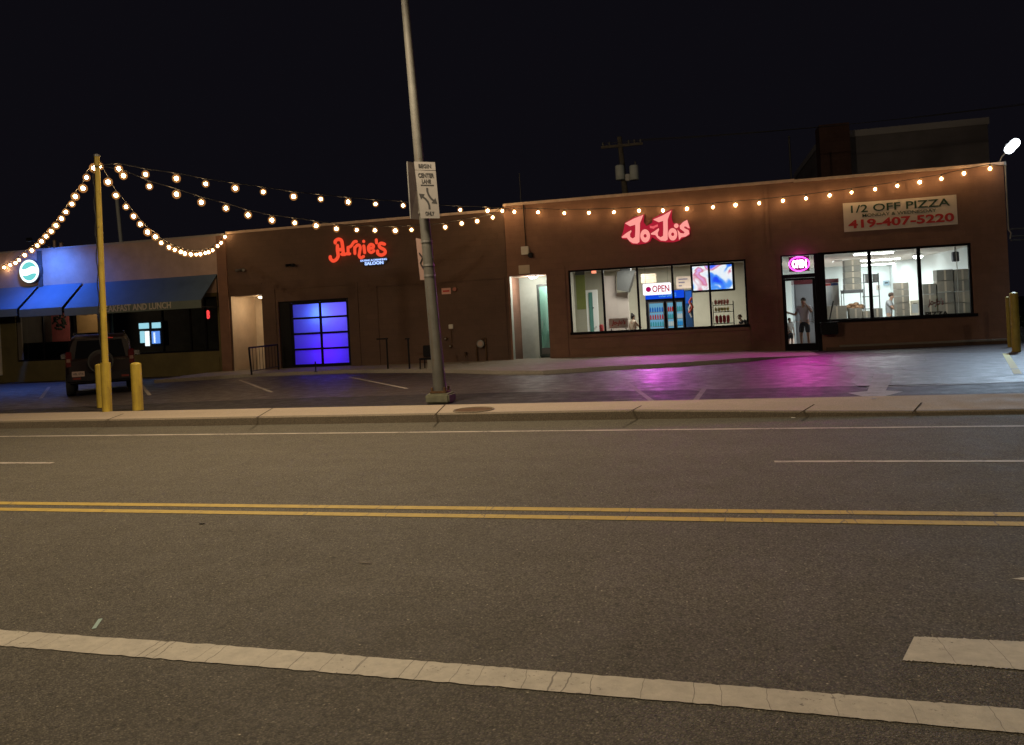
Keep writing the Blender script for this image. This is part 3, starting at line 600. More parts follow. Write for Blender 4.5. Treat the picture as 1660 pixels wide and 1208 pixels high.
for q0, q1 in ((gx0+.09, cxm-.045), (cxm+.045, gx1-.09)):
    for k in range(rows):
        z0_ = zb+hh*k+(.035 if k else .02); z1_ = zb+hh*(k+1)-(.035 if k < rows-1 else .06)
        pane(q0, q1, YF+.15, z0_, z1_).build('pane', fm, gdo)
MB().box(r_g[0], r_g[1], YF+.0, YF+.3, 0, WZ+.015).build('threshold', M['walk'], tav)
mb = MB(); mb.box(r_g[0]-.1, r_g[0]-.002, YF+TH, YF+2.2, 0, 3.0); mb.box(r_g[1]+.002, r_g[1]+.1, YF+TH, YF+2.2, 0, 3.0); mb.box(r_g[0], r_g[1], YF+2.1, YF+2.2, 0, 3.0); mb.box(r_g[0], r_g[1], YF+TH, YF+2.1, 2.9, 3.0); mb.box(r_g[0], r_g[1], YF+TH, YF+2.1, 0, .05)
mb.build('interior_wall', mat('stage_wall', (.3, .3, .35), .8), tav)
lamp('blue_stage_light', 'POINT', (gx0+1.15, YF+.5, gz1-.5), 16, (.10, .34, 1), .1, parent=tav)
lamp('blue_stage_light', 'POINT', ((gx0+gx1)/2+.2, YF+.8, .7), 32, (.10, .0, 1), .3, parent=tav)
lamp('blue_stage_light', 'POINT', ((gx0+gx1)/2+.6, YF+.9, gz1-.5), 22, (.28, .22, 1), .3, parent=tav)

# cafe (left) ------------------------------------------------------
zC = (Wp(0, 412, YF).z+Wp(365, 381, YF).z)/2; xL = -48.0
caf = thing('breakfast_cafe', 'pale stucco cafe front with olive lower wall under blue-grey awnings', 'building', (-26, YF, 0))
zband = Wp(250, 470, YF).z
r_c1 = (Wp(26, 545, YF).x, Wp(160, 545, YF).x, Wp(90, 584, YF).z, Wp(90, 505, YF).z)
r_c2 = (Wp(176, 535, YF).x, Wp(354, 535, YF).x, Wp(265, 573, YF).z, Wp(265, 486, YF).z)
holes = [r_c1, (r_c2[0], r_c2[1], r_c2[2], r_c2[3])]
zs = 3.15
mb = wall_holes(xL, xC-.02, 0, zs, holes, YF, YF+TH); mb.build('lower_wall', M['olive'], caf)
mb = MB(); mb.box(xL, xC-.0, YF-.02, YF+TH, zs, zC); mb.box(xL, xL+.25, YF+TH, YB, 0, zC); mb.box(xL, xC, YB-.2, YB, 0, zC); mb.build('upper_wall', M['tan'], caf)
MB().box(xL+.25, xC-.02, YF+TH, YB-.2, 4.2, 4.4).build('roof', M['greydark'], caf)
MB().box(xL, xC+.0, YF-.05, YF+TH+.04, zC, zC+.07).build('coping', mat('grey_coping', (.3, .27, .25), .6), caf)
MB().box(Wp(357, 500, YF).x, xC+.01, YF-.06, YF-.022, WZ, zC-.02).build('pilaster', M['brown'], caf)
MB().box(Wp(64, 440, YF).x, Wp(70, 440, YF).x, YF-.10, YF-.022, 3.2, zC-.02).build('downpipe', M['greydark'], caf)
def dark_room(x0, x1, nm):
    mb = MB(); mb.box(x0-.1, x0, YF+TH, YF+5, 0, 3.2); mb.box(x1, x1+.1, YF+TH, YF+5, 0, 3.2); mb.box(x0, x1, YF+4.9, YF+5, 0, 3.2); mb.box(x0, x1, YF+TH, YF+4.9, 3.1, 3.2); mb.box(x0, x1, YF+TH, YF+4.9, 0, .05); mb.build(nm, mat('dim_dining_wall', (.10, .09, .07), .9, var=.2), caf)
dark_room(r_c1[0]-.2, r_c2[1]+.1, 'interior_wall')
wf = frame_rect(r_c1, YF+.06, .07, .08, [Wp(68, 545, YF).x, Wp(115, 545, YF).x]).build('window', M['blackpaint'], caf); pane(r_c1[0], r_c1[1], YF+.1, r_c1[2], r_c1[3]).build('pane', M['glass_dark'], wf)
MB().box(r_c1[0]+.07, r_c1[1]-.07, YF+.104, YF+.13, r_c1[2]+.07, r_c1[2]+.75).build('window_panel', mat('dark_green_panel', (.012, .018, .014), .5), wf)
wf = frame_rect(r_c2, YF+.06, .07, .08, [Wp(q, 535, YF).x for q in (262, 307, 332)], inner=.05).build('window', M['blackpaint'], caf); pane(r_c2[0], r_c2[1], YF+.1, r_c2[2], r_c2[3]).build('pane', M['glass_dark'], wf)
MB().box(Wp(31, 545, YF).x, Wp(37, 545, YF).x, YF-.07, YF-.002, .9, 3.0).build('drainpipe', mat('dull_cream_pipe', (.12, .10, .07), .6), caf)
MB().box(xL+8, Wp(2, 560, YF).x, YF-.10, YF-.002, .3, 2.4).build('side_door', M['white_wall'], caf)
MB().box(r_c2[0], r_c2[1], YF-.03, YF-.002, .0, r_c2[2]-.25).build('base_course', M['olive'], caf)
# dining room things behind the dark glass
pk = thing('wall_panel', 'dull pink panel behind the dark cafe window left of the parked car', 'panel', (Wp(82, 530, 29.6).x, 29.6, .9))
r_ = RC(62, 506, 112, 566, 29.6); MB().box(r_[0], r_[1], 29.6, 29.66, r_[2], r_[3], bev=.01).build('panel', mat('pink_panel', (.7, .18, .16), .7, var=.15), pk)
r_ = RC(124, 500, 158, 540, 29.7); tp = thing('wall_panel', 'ochre panel behind the dark cafe window above the parked car', 'panel', (r_[0], 29.7, r_[2])); MB().box(r_[0], r_[1], 29.7, 29.76, r_[2], r_[3], bev=.01).build('panel', mat('ochre_panel', (.55, .33, .12), .7, var=.15), tp)
pc = Wp(97, 522, 28.9); wr = thing('hanging_wreath', 'big round dark wreath hanging behind the left cafe window', 'wreath', pc)
mb = MB()
for k in range(70):
    t = random.random()*6.283; q = random.uniform(.12, .34); d = Vector((math.cos(t)*q, random.uniform(-.05, .05), math.sin(t)*q)); mb.ball(pc+d, random.uniform(.04, .07), 1, (1, .5, 1))
mb.build('foliage', mat('dark_wreath_leaves', (.02, .025, .012), .8), wr); MB().cyl(pc+Vector((0, 0, .3)), pc+Vector((0, 0, 1.0)), .008, n=6).build('cord', M['ink'], wr)
lamp('dining_glow', 'POINT', (Wp(90, 540, YF).x+.3, YF+1.0, 2.9), 60, (1, .75, .55), .2, parent=caf)
# lit display seen in the cafe window
dc = RC(224, 522, 262, 561, 28.6); dsp = thing('lit_cabinet', 'blue white lit display cabinet glowing inside the dark cafe window', 'display cabinet', ((dc[0]+dc[1])/2, 28.7, dc[2]))
MB().box(dc[0]-.03, dc[1]+.03, 28.62, 29.0, dc[2]-.02, dc[3]+.03).build('cabinet', M['greydark'], dsp)
wcol = emis('pale_blue_display', (.45, .85, 1), 2.2); wcol2 = emis('white_display', (.9, .95, 1), 3.4); wcol3 = emis('blue_display', (.15, .35, 1), 2.4)
def dpx(l, t, r, b, m, nm): q = RC(l, t, r, b, 28.6); MB().box(q[0], q[1], 28.6, 28.618, q[2], q[3]).build(nm, m, dsp)
dpx(225, 524, 241, 533, wcol, 'lit_pane'); dpx(246, 523, 260, 532, wcol, 'lit_pane'); dpx(227, 537, 234, 556, wcol, 'lit_pane'); dpx(235, 537, 242, 561, wcol2, 'lit_pane'); dpx(246, 537, 259, 557, wcol3, 'lit_pane'); dpx(249, 539, 252, 556, wcol2, 'lit_pane')
nb = thing('neon_sign', 'tiny red neon figure at the right end of the cafe window', 'sign', Wp(337, 510, 27.9))
MB().text('8', *(lambda q: (q[0], q[1], q[2], q[3]))(RC(335, 503, 340, 517, 27.9)), 27.9, .03, bold=.03).build('tube', emis('red_neon', (1, .06, .06), 3.5), nb)
MB().box(*(lambda q: (q[0]-.03, q[1]+.03, 27.91, 27.93, q[2]-.03, q[3]+.03))(RC(335, 503, 340, 517, 27.9))).build('backing', M['ink'], nb)

# awnings -----------------------------------------------------------
awm = mat('blue_grey_canvas', (.075, .125, .19), .75, var=.08, vscale=2, bump=.08, bscale=30); awv = mat('grey_green_canvas', (.13, .16, .14), .8, var=.1)
def awning(name, label, pxl, pxr, ytl, ytr, vl, vr, ybl, ybr, pr=1.15, loc_px=0):
    """pxl/pxr: left/right ends at the wall; yt wall edge pixels; v* front edge pixel x; yb front edge y"""
    A = Wp(pxl, ytl, YF-.03); Bp = Wp(pxr, ytr, YF-.03); zt_ = (A.z+Bp.z)/2; yf = YF-pr
    C_ = Wp(vl, ybl, yf); D = Wp(vr, ybr, yf); zf = (C_.z+D.z)/2; x0, x1 = A.x, Bp.x
    t = thing(name, label, 'awning', ((x0+x1)/2, YF, zf), group='sloping awnings over the cafe front')
    mb = MB(); mb.add([(x0, YF-.03, zt_), (x1, YF-.03, zt_), (x1, yf, zf), (x0, yf, zf)], [(0, 3, 2, 1)]); mb.add([(x0, YF-.03, zt_-.012), (x1, YF-.03, zt_-.012), (x1, yf, zf-.012), (x0, yf, zf-.012)], [(0, 1, 2, 3)])
    mb.build('canopy', awm, t)
    MB().box(x0, x1, yf-.012, yf-.002, zf-.30, zf-.001).build('valance', awv, t)
    mb = MB()
    for x in (x0+.02, x1-.02): mb.tube([(x, YF-.04, zt_-.04), (x, yf+.02, zf-.05)], .018, 6); mb.tube([(x, YF-.04, zf-.27), (x, yf+.02, zf-.27)], .018, 6); mb.tube([(x, yf+.02, zf-.02), (x, yf+.02, zf-.28)], .018, 6)
    for x in (x0+.02, x1-.02): mb.tube([(x, YF-.04, zt_-.04), (x, YF-.04, zf-.27)], .018, 6)
    mb.tube([(x0, yf+.02, zf-.29), (x1, yf+.02, zf-.29)], .018, 6)
    mb.build('frame', M['black'], t); return t, x0, x1, yf, zf, zt_
PR = 1.15
awning('awning', 'leftmost blue lit awning running out of the frame below the round sign', -120, 62, 476, 463, -180, 25, 512, 502, PR)
awning('awning', 'short blue lit awning between the round sign and the yellow pole', 66, 133, 464, 458, 26, 104, 503, 497, PR)
t, x0, x1, yf, zf, zt_ = awning('awning', 'long blue-grey awning with breakfast and lunch lettering', 137, 352, 461, 443, 113, 330, 499, 486, PR)
q0, q1 = Wp(159, 493, yf).x, Wp(277, 487, yf).x
MB().text('BREAKFAST AND LUNCH', q0, q1, zf-.25, zf+.0, yf-.014, .006, bold=.02).build('lettering', mat('pale_lettering', (.5, .45, .36), .6), t)
# round sign and the blue lamp above the awnings
c0 = Wp(49, 440, YF-.2); rs = .47; zc_ = c0.z
sg = thing('round_sign', 'round backlit teal and white cafe sign above the blue lit awnings', 'sign', (c0.x, YF-.02, c0.z))
def disc(x, z, r, y0, y1, n=40, sz=1.0):
    return MB().tube([(x, y0, z), (x, y1, z)], r, n)
disc(c0.x, zc_, rs, YF-.24, YF-.03).build('cabinet', M['greydark'], sg)
MB().ring((c0.x, zc_), rs*.99, rs*.99, rs*.80, rs*.80, YF-.262, YF-.244, 40).build('rim_light', emis('white_rim', (.85, 1, .97), 1.6), sg)
disc(c0.x, zc_, rs*.795, YF-.258, YF-.244).build('sign_face', emis('teal_face', (.18, .72, .72), .95), sg)
def band(h0, h1, w_):
    pl_ = []; 
    for k in range(13): u = -1+k/6; pl_.append((c0.x+u*w_, YF-.262, zc_+h1+.05*math.sin(u*3)+.03*(1-u*u)))
    for k in range(13): u = 1-k/6; pl_.append((c0.x+u*w_, YF-.262, zc_+h0+.04*math.sin(u*3)-.02*(1-u*u)))
    return MB().prism(pl_, (0, -.006, 0))
band(-.12, .12, .36).build('name_band', emis('white_band', (1, 1, .95), 1.5), sg)
MB().text('Scrambler', c0.x-.30, c0.x+.30, zc_-.05, zc_+.09, YF-.272, .004, shear=.25, slope=.0).build('lettering', emis('pale_script', (.72, .86, .8), 1.1), sg)
bl = thing('flood_light', 'small blue flood lamp on the cafe wall above the awnings', 'lamp', (Wp(75, 470, YF-.6).x, YF-.3, zC-.0))
lx = Wp(92, 440, YF).x
mb = MB(); mb.tube([(lx, YF, zC+.05), (lx, YF-1.25, zC+.3)], .02, 6); mb.build('bracket', M['black'], bl)
MB().box(lx-.1, lx+.1, YF-1.37, YF-1.23, zC+.22, zC+.36, bev=.02).build('housing', M['black'], bl)
lamp('blue_flood', 'SPOT', (lx, YF-1.34, zC+.2), 1000, (.05, .2, 1), .08, (lx+.1, YF-.3, 2.4), bl, math.radians(165), 1.0)
lamp('blue_flood', 'SPOT', (lx, YF-1.34, zC+.2), 520, (.1, .28, 1), .08, (lx-1.2, 20.5, 0), bl, math.radians(90), .9)
# roof pieces behind the cafe parapet
for i, (l, r_, t_, lb) in enumerate(((77, 82, 396, 'thin pale vent pipe on the cafe roof, left of the pair'), (85, 91, 388, 'middle vent pipe on the cafe roof, the tallest'), (96, 102, 392, 'right vent pipe on the cafe roof'))):
    p0 = Wp((l+r_)/2, t_, 30); vp = thing('vent_pipe', lb, 'vent pipe', (p0.x, 30, 4.4), group='vent pipes on the cafe roof')
    mb = MB(); mb.cyl((p0.x, 30, 4.4), (p0.x, 30, p0.z-.05), .05+.01*i); mb.build('pipe', M['coping'], vp); MB().cyl((p0.x, 30, p0.z-.06), (p0.x, 30, p0.z), .08+.01*i, .04).build('cap', M['galv'], vp)
# background block on the right
YBK = 46.5; r_ = RC(1338, 215, 1604, 300, YBK)
bk = thing('tall_building', 'tall grey rendered building rising behind the pizza shop roof', 'building', ((r_[0]+r_[1])/2, YBK, -.1))
zk = Wp(1490, 212, YBK).z; MB().box(r_[0], r_[1], YBK, YBK+14, -.1, zk).build('wall', mat('dark_grey_render', (.24, .22, .22), .9, var=.2, vscale=.5, bump=.2), bk)
MB().box(r_[0]-.05, r_[1]+.06, YBK-.08, YBK+14.1, zk, zk+.35).build('coping', mat('pale_grey_coping', (.5, .48, .46), .7), bk)
cr = RC(1328, 203, 1377, 300, YBK-.5); MB().box(cr[0], cr[1], YBK-.9, YBK+.5, -.1, cr[3]).build('chimney', brick('dark_red_brick', (.12, .06, .045), .25), bk)

# ------------------------------------------------------------------ signs on the fronts
def cp(x, y, sc, ox, oy, Y): p = Wp(ox+x/sc, oy+y/sc, Y); return p
YS = YF-.16
def J(x, y): return cp(x, y, 11.067, 990, 330, YS)
js = thing('shop_sign', "red glowing Jo-Jo's sign with pale pink jagged letters on the brown wall", 'sign', J(800, 450))
halo = [(185,600),(225,480),(250,340),(420,240),(600,185),(585,330),(640,400),(745,340),(745,265),(930,170),(1105,100),(1090,250),(1120,345),(1240,360),(1375,285),(1430,440),(1415,560),(1290,620),(1225,665),(1120,690),(1000,690),(880,680),(740,600),(700,680),(620,715),(490,732),(370,725),(300,640),(210,630)]
MB().prism([J(*q)+Vector((0, .08, 0)) for q in halo], (0, .07, 0)).build('backing', emis('red_glow_panel', (.62, .022, .05), .62), js)  # the letters' red halo, put in as a flat emissive panel behind them
lt = emis('pink_white_letter', (1, .34, .30), 1.0)
J1 = [(255,355),(420,268),(585,203),(550,290),(525,350),(522,500),(515,690),(475,718),(400,712),(340,680),(290,615),(205,615),(195,598),(280,530),(365,478),(372,500),(345,545),(350,600),(395,628),(436,600),(442,480),(440,380),(345,408)]
J2 = [(760,288),(930,215),(1088,125),(1050,210),(1022,290),(1024,500),(1022,645),(985,672),(900,664),(840,620),(800,565),(725,556),(718,538),(795,490),(862,440),(868,470),(842,530),(850,580),(895,606),(940,580),(944,450),(940,312),(860,335)]
SS = [(1235,400),(1300,330),(1372,292),(1420,445),(1385,440),(1350,412),(1318,415),(1322,440),(1400,480),(1412,545),(1345,592),(1268,606),(1226,655),(1212,560),(1196,465),(1250,530),(1310,538),(1325,515),(1245,452)]
for nm, pl_ in (('J', J1), ('J', J2), ('s', SS)):
    MB().prism([J(*q) for q in pl_], (0, .02, 0)).build('letter', lt, js)
for (cx_, cy_, rx, ry) in ((618, 580, 88, 118), (1112, 552, 82, 112)):
    a, b_ = J(cx_, cy_), J(cx_+rx, cy_); c_ = J(cx_, cy_-ry); d_ = J(cx_+27, cy_)
    MB().ring((a.x, a.z), b_.x-a.x, c_.z-a.z, d_.x-a.x, (d_.x-a.x)*1.2, YS, YS+.02).build('letter', lt, js)
a = J(1176, 398); MB().tube([(a.x, YS, a.z), (a.x, YS+.07, a.z)], .075, 14).build('apostrophe', lt, js)
MB().prism([J(*q) for q in ((700,398),(760,408),(840,372),(850,408),(790,432),(775,450),(705,438))], (0, .06, 0)).build('hyphen', emis('deep_pink_letter', (.9, .12, .14), .9), js)

def Ar(x, y): return cp(x, y, 13.83, 520, 370, YF-.10)
ar = thing('tavern_sign', "orange-red script Arnie's sign with a small blue lit line below", 'sign', Ar(830, 480))
redl = emis('orange_red_letter', (1, .085, .035), .92)
def strokes(name, ss, r):
    mb = MB()
    for s_ in ss:
        P_ = [Ar(*q) for q in s_]
        if len(P_) > 2:                                  # smooth through the points
            Q = []
            for i in range(len(P_)-1):
                p0, p1, p2, p3 = P_[max(i-1, 0)], P_[i], P_[i+1], P_[min(i+2, len(P_)-1)]
                for k in range(4):
                    t_ = k/4; Q.append(.5*((2*p1)+(p2-p0)*t_+(2*p0-5*p1+4*p2-p3)*t_*t_+(3*p1-p0-3*p2+p3)*t_**3))
            P_ = Q+[P_[-1]]
        mb.tube(P_, r, 8); mb.ball(P_[0], r*1.0, 1); mb.ball(P_[-1], r*1.0, 1)
    mb.build(name, redl, ar)
strokes('letter', [[(325,330),(330,285),(390,250),(455,270),(480,340),(505,560)], [(375,390),(375,500),(390,620),(350,700),(280,735),(220,690),(215,640)], [(380,480),(490,480)], [(470,585),(545,585)]], .066)
strokes('letter', [[(610,430),(615,570)], [(625,430),(680,400),(745,310),(800,300)], [(570,575),(650,575)]], .058)
strokes('letter', [[(760,430),(765,570)], [(765,440),(830,375),(885,420),(870,540),(860,620),(900,665),(960,635)]], .058)
strokes('letter', [[(965,400),(985,550)]], .062); strokes('dot', [[(962,295),(963,300)]], .062)
strokes('letter', [[(1080,455),(1170,440),(1180,390),(1120,365),(1070,420),(1075,500),(1130,545),(1195,505)]], .058)
strokes('apostrophe', [[(1245,262),(1250,330)]], .058)
strokes('letter', [[(1430,360),(1360,340),(1310,370),(1330,430),(1430,490),(1440,560),(1360,605),(1280,570),(1275,510)]], .062)
a, b_ = Ar(870, 745), Ar(1490, 665)
zb_ = (a.z+b_.z)/2-.06
pl_ = [Ar(q, w_)+Vector((0, .03, 0)) for q, w_ in ((860,720),(1010,655),(1480,650),(1510,690),(1440,790),(1330,830),(1000,850),(930,790))]
MB().prism(pl_, (0, .04, 0)).build('backing', M['ink'], ar)
bluel = emis('blue_white_letter', (.36, .52, 1), 1.5)
a, b_ = Ar(985, 805), Ar(1400, 715); MB().text('SALOON', a.x, b_.x, Ar(1190, 820).z, Ar(1190, 745).z, YF-.09, .02, bold=.04, slope=0).build('lettering', bluel, ar)
MB().text('EATING & DRINKING', Ar(890, 700).x, Ar(1480, 700).x, Ar(1190, 733).z, Ar(1190, 692).z, YF-.09, .02, bold=.02).build('lettering', bluel, ar)

bn = [Wp(1367, 330, YF-.05), Wp(1551, 315, YF-.05), Wp(1553, 365, YF-.05), Wp(1368, 375, YF-.05)]
bx0, bx1 = (bn[0].x+bn[3].x)/2, (bn[1].x+bn[2].x)/2; bz1, bz0 = (bn[0].z+bn[1].z)/2, (bn[2].z+bn[3].z)/2
ban = thing('banner', 'cream half off pizza banner with a red telephone number above the kitchen window', 'banner', ((bx0+bx1)/2, YF-.02, bz0))
mb = MB(); nxs = 16; nzs = 5; vs = []
for j in range(nzs+1):
    for i in range(nxs+1):
        u, v_ = i/nxs, j/nzs; vs.append((bx0+u*(bx1-bx0), YF-.03-.006*math.sin(u*9+v_*2)-.004*math.sin(u*23), bz0+v_*(bz1-bz0)-.012*math.sin(u*3.14)*(1 if j == nzs else .3)))
mb.add(vs, [(j*(nxs+1)+i, j*(nxs+1)+i+1, (j+1)*(nxs+1)+i+1, (j+1)*(nxs+1)+i) for j in range(nzs) for i in range(nxs)]); mb.build('cloth', mat('cream_vinyl', (.66, .56, .46), .5, var=.05), ban)
W_ = bx1-bx0; H_ = bz1-bz0; grn = mat('dark_green_ink', (.015, .05, .02), .5); rdk = mat('red_ink', (.5, .02, .02), .5)
MB().text('1/2 OFF PIZZA', bx0+.07*W_, bx0+.94*W_, bz0+.64*H_, bz0+.90*H_, YF-.043, .003, bold=.012).build('lettering', grn, ban)
MB().text('MONDAY & WEDNESDAY', bx0+.17*W_, bx0+.82*W_, bz0+.47*H_, bz0+.58*H_, YF-.043, .003, bold=.01).build('lettering', grn, ban)
MB().text('419-407-5220', bx0+.04*W_, bx0+.97*W_, bz0+.10*H_, bz0+.40*H_, YF-.043, .003, bold=.03).build('lettering', rdk, ban)
mb = MB()
for x in (bx0+.05, (bx0+bx1)/2, bx1-.05):
    for z in (bz0+.04, bz1-.05): MB().cyl((x, YF-.046, z), (x, YF-.03, z), .014, n=8).build('grommet', M['greylight'], ban)

# neon OPEN sign in the transom (magenta)
r_ = RC(1279, 416, 1312, 440, YF+.22); ns = thing('neon_sign', 'oval magenta and white neon open sign in the panel above the shop door', 'sign', ((r_[0]+r_[1])/2, YF+.22, r_[2]))
MB().box(r_[0], r_[1], YF+.24, YF+.26, r_[2], r_[3]).build('backing', mat('dark_magenta_board', (.12, .01, .06), .4), ns)
cx_, cz_ = (r_[0]+r_[1])/2, (r_[2]+r_[3])/2; mag = emis('magenta_tube', (1, .05, .75), 7)
pts = [(cx_+(r_[1]-r_[0])*.49*math.cos(t*math.pi/12)*(1), YF+.215, cz_+(r_[3]-r_[2])*.47*math.sin(t*math.pi/12)) for t in range(25)]
MB().tube(pts, .018, 6).build('tube', mag, ns)
MB().text('OPEN', r_[0]+.09, r_[1]-.09, cz_-.13, cz_+.13, YF+.22, .02, bold=.045).build('lettering', emis('white_pink_tube', (1, .75, 1), 7), ns)
lamp('open_sign_glow', 'SPOT', (cx_, YF-.12, cz_-.1), 340, (1, .006, .62), .12, (cx_-1.0, YF-6.5, 0), ns, math.radians(130), .9)
lamp('open_sign_glow', 'POINT', (cx_, YF-.10, cz_+.12), 5, (1, .04, .8), .1, parent=ns)
# rectangular OPEN light box in the counter room window
r_ = RC(1042, 459, 1088, 478, YF+.3); os_ = thing('light_box', 'white lit OPEN box with red letters hanging in the counter room window', 'sign', ((r_[0]+r_[1])/2, YF+.3, r_[2]))
MB().box(r_[0], r_[1], YF+.3, YF+.38, r_[2], r_[3], bev=.02).build('box', emis('white_box_face', (1, .92, .98), 1.6), os_)
MB().text('OPEN', r_[0]+.32, r_[1]-.06, r_[2]+.09, r_[3]-.08, YF+.295, .006, bold=.02).build('lettering', emis('red_letter', (.75, .01, .05), .75), os_)
MB().tube([(r_[0]+.19, YF+.29, (r_[2]+r_[3])/2), (r_[0]+.19, YF+.298, (r_[2]+r_[3])/2)], .09, 16).build('emblem', emis('magenta_dot', (.55, .005, .12), .9), os_)
mb = MB(); mb.tube([(r_[0]+.1, YF+.34, r_[3]), (r_[0]+.1, YF+.34, 3.3)], .005, 5); mb.tube([(r_[1]-.1, YF+.34, r_[3]), (r_[1]-.1, YF+.34, 3.3)], .005, 5); mb.build('hanging_wire', M['ink'], os_)
lamp('light_box_glow', 'SPOT', ((r_[0]+r_[1])/2-.2, YF-.08, r_[2]), 400, (.75, .03, .75), .15, ((r_[0]+r_[1])/2-.3, YF-6.0, 0), os_, math.radians(120), .9)

# small fittings on the walls
def fit(name, label, cat, px0, py0, px1, py1, d, m, part='box', Y=YF, bev=.01, grp=None):
    r_ = RC(px0, py0, px1, py1, Y); t = thing(name, label, cat, ((r_[0]+r_[1])/2, Y, r_[2]), group=grp)
    MB().box(r_[0], r_[1], Y-d, Y-.003, r_[2], r_[3], bev=bev).build(part, m, t); return t, r_
t, r_ = fit('junction_box', 'pale electrical box with conduit above the recessed entrance', 'electrical box', 846, 400, 858, 413, .15, M['white_wall'])
MB().tube([(r_[1]-.1, YF-.05, r_[3]), (r_[1]-.12, YF-.05, zL)], .018, 6).build('conduit', M['black'], t)
MB().box(r_[1]-.02, r_[1]+.12, YF-.16, YF-.004, r_[2]-.12, r_[2]+.05, bev=.02).build('lamp_head', M['black'], t)
t, r_ = fit('address_plate', 'tan address plate with number over the recessed entrance', 'sign', 841, 430, 859, 444, .03, M['beige'], 'plate')
MB().text('26597', r_[0]+.05, r_[1]-.05, r_[2]+.10, r_[3]-.08, YF-.031, .003).build('lettering', mat('faded_ink', (.28, .2, .13), .6), t) if False else None
t, r_ = fit('warning_sign', 'small pink-white rectangular notice on the dark wall right of the street light pole', 'sign', 716, 467, 731, 477, .02, mat('faded_pink_sign', (.62, .33, .28), .5), 'plate')
MB().box(r_[0]+.05, r_[1]-.05, YF-.024, YF-.021, r_[2]+.08, r_[2]+.14).build('printed_bar', rdk, t)
t, r_ = fit('alarm_bell', 'small red alarm bell beside the pink notice on the dark wall', 'alarm', 735, 465, 741, 473, .04, M['rust'])
MB().tube([((r_[0]+r_[1])/2, YF-.09, (r_[2]+r_[3])/2), ((r_[0]+r_[1])/2, YF-.04, (r_[2]+r_[3])/2)], .07, 12).build('bell', mat('faded_red', (.3, .08, .05), .5), t)
t, r_ = fit('outlet_box', 'small square white outlet box on the dark wall', 'electrical box', 728, 526, 735, 533, .07, M['white_wall'])
MB().tube([((r_[0]+r_[1])/2, YF-.03, r_[2]), ((r_[0]+r_[1])/2, YF-.03, r_[2]-.5)], .012, 6).build('conduit', M['rust'], t)
for i, (a, c, lb) in enumerate(((723, 549, 'upper rusty valve cap below the white outlet box'), (731, 561, 'lower rusty valve cap below the white outlet box'))):
    p = Wp(a, c, YF); t = thing('valve_cap', lb, 'valve', (p.x, YF, p.z), group='rusty valve caps on the dark wall'); MB().tube([(p.x, YF-.08, p.z), (p.x, YF-.003, p.z)], .06, 12).build('cap', M['rust'], t); MB().tube([(p.x, YF-.12, p.z), (p.x, YF-.081, p.z)], .03, 6).build('nut', M['galv'], t)
p = Wp(781, 557, YF); t = thing('hose_reel', 'round pale gas meter with pipes low on the dark wall', 'meter', (p.x, YF, p.z)); t.name = 'gas_meter'
MB().tube([(p.x, YF-.2, p.z), (p.x, YF-.06, p.z)], .13, 20).build('body', M['galv'], t); MB().tube([(p.x, YF-.215, p.z), (p.x, YF-.201, p.z)], .09, 16).build('dial', mat('meter_dial', (.35, .25, .2), .4), t)
MB().tube([(p.x-.18, YF-.08, WZ), (p.x-.18, YF-.08, p.z-.05), (p.x, YF-.1, p.z-.1)], .025, 8).build('pipe', M['rust'], t); MB().tube([(p.x+.16, YF-.06, WZ), (p.x+.16, YF-.06, p.z+.2), (p.x+.02, YF-.08, p.z+.15)], .025, 8).build('pipe', M['rust'], t)
p = Wp(756, 574, YF); t = thing('hose_bib', 'small dark wall tap near the ground left of the gas meter', 'tap', (p.x, YF, p.z)); MB().tube([(p.x, YF, p.z), (p.x, YF-.12, p.z), (p.x, YF-.15, p.z-.08)], .025, 8).build('spout', M['rust'], t); MB().tube([(p.x, YF-.09, p.z+.05), (p.x, YF-.09, p.z+.07)], .06, 8).build('handle', M['black'], t)
for a, c, lb in ((393, 438, 'twin headed dark security lamp high on the tavern wall, the left one'), (474, 430, 'twin headed dark security lamp high on the tavern wall, above the garage door')):
    p = Wp(a, c, YF); t = thing('security_lamp', lb, 'lamp', (p.x, YF, p.z), group='unlit security lamps on the tavern wall'); MB().box(p.x-.08, p.x+.08, YF-.05, YF-.002, p.z-.06, p.z+.06, bev=.01).build('base', M['black'], t)
    for s_ in (-1, 1): MB().tube([(p.x+s_*.04, YF-.06, p.z+.02), (p.x+s_*.16, YF-.2, p.z-.02)], [.03, .06], 10).build('lamp_head', M['galv'] if a < 400 else M['black'], t)
p = Wp(858, 446, YF+.4); t = thing('ceiling_lamp', 'flat lit lamp in the ceiling of the pizza shop entrance recess', 'lamp', ((ax0+ax1)/2+.1, YF+.5, azt-.02))
MB().cyl(((ax0+ax1)/2+.1, YF+.45, azt-.022), ((ax0+ax1)/2+.1, YF+.45, azt-.05), .16).build('housing', M['white'], t); MB().ball(((ax0+ax1)/2+.1, YF+.45, azt-.06), .14, 2, (1, 1, .4)).build('bulb', emis('white_lamp', (1, .98, .92), 18), t)
lamp('recess_glow', 'POINT', ((ax0+ax1)/2+.1, YF+.5, azt-.25), 60, (1, .95, .85), .08, parent=t)
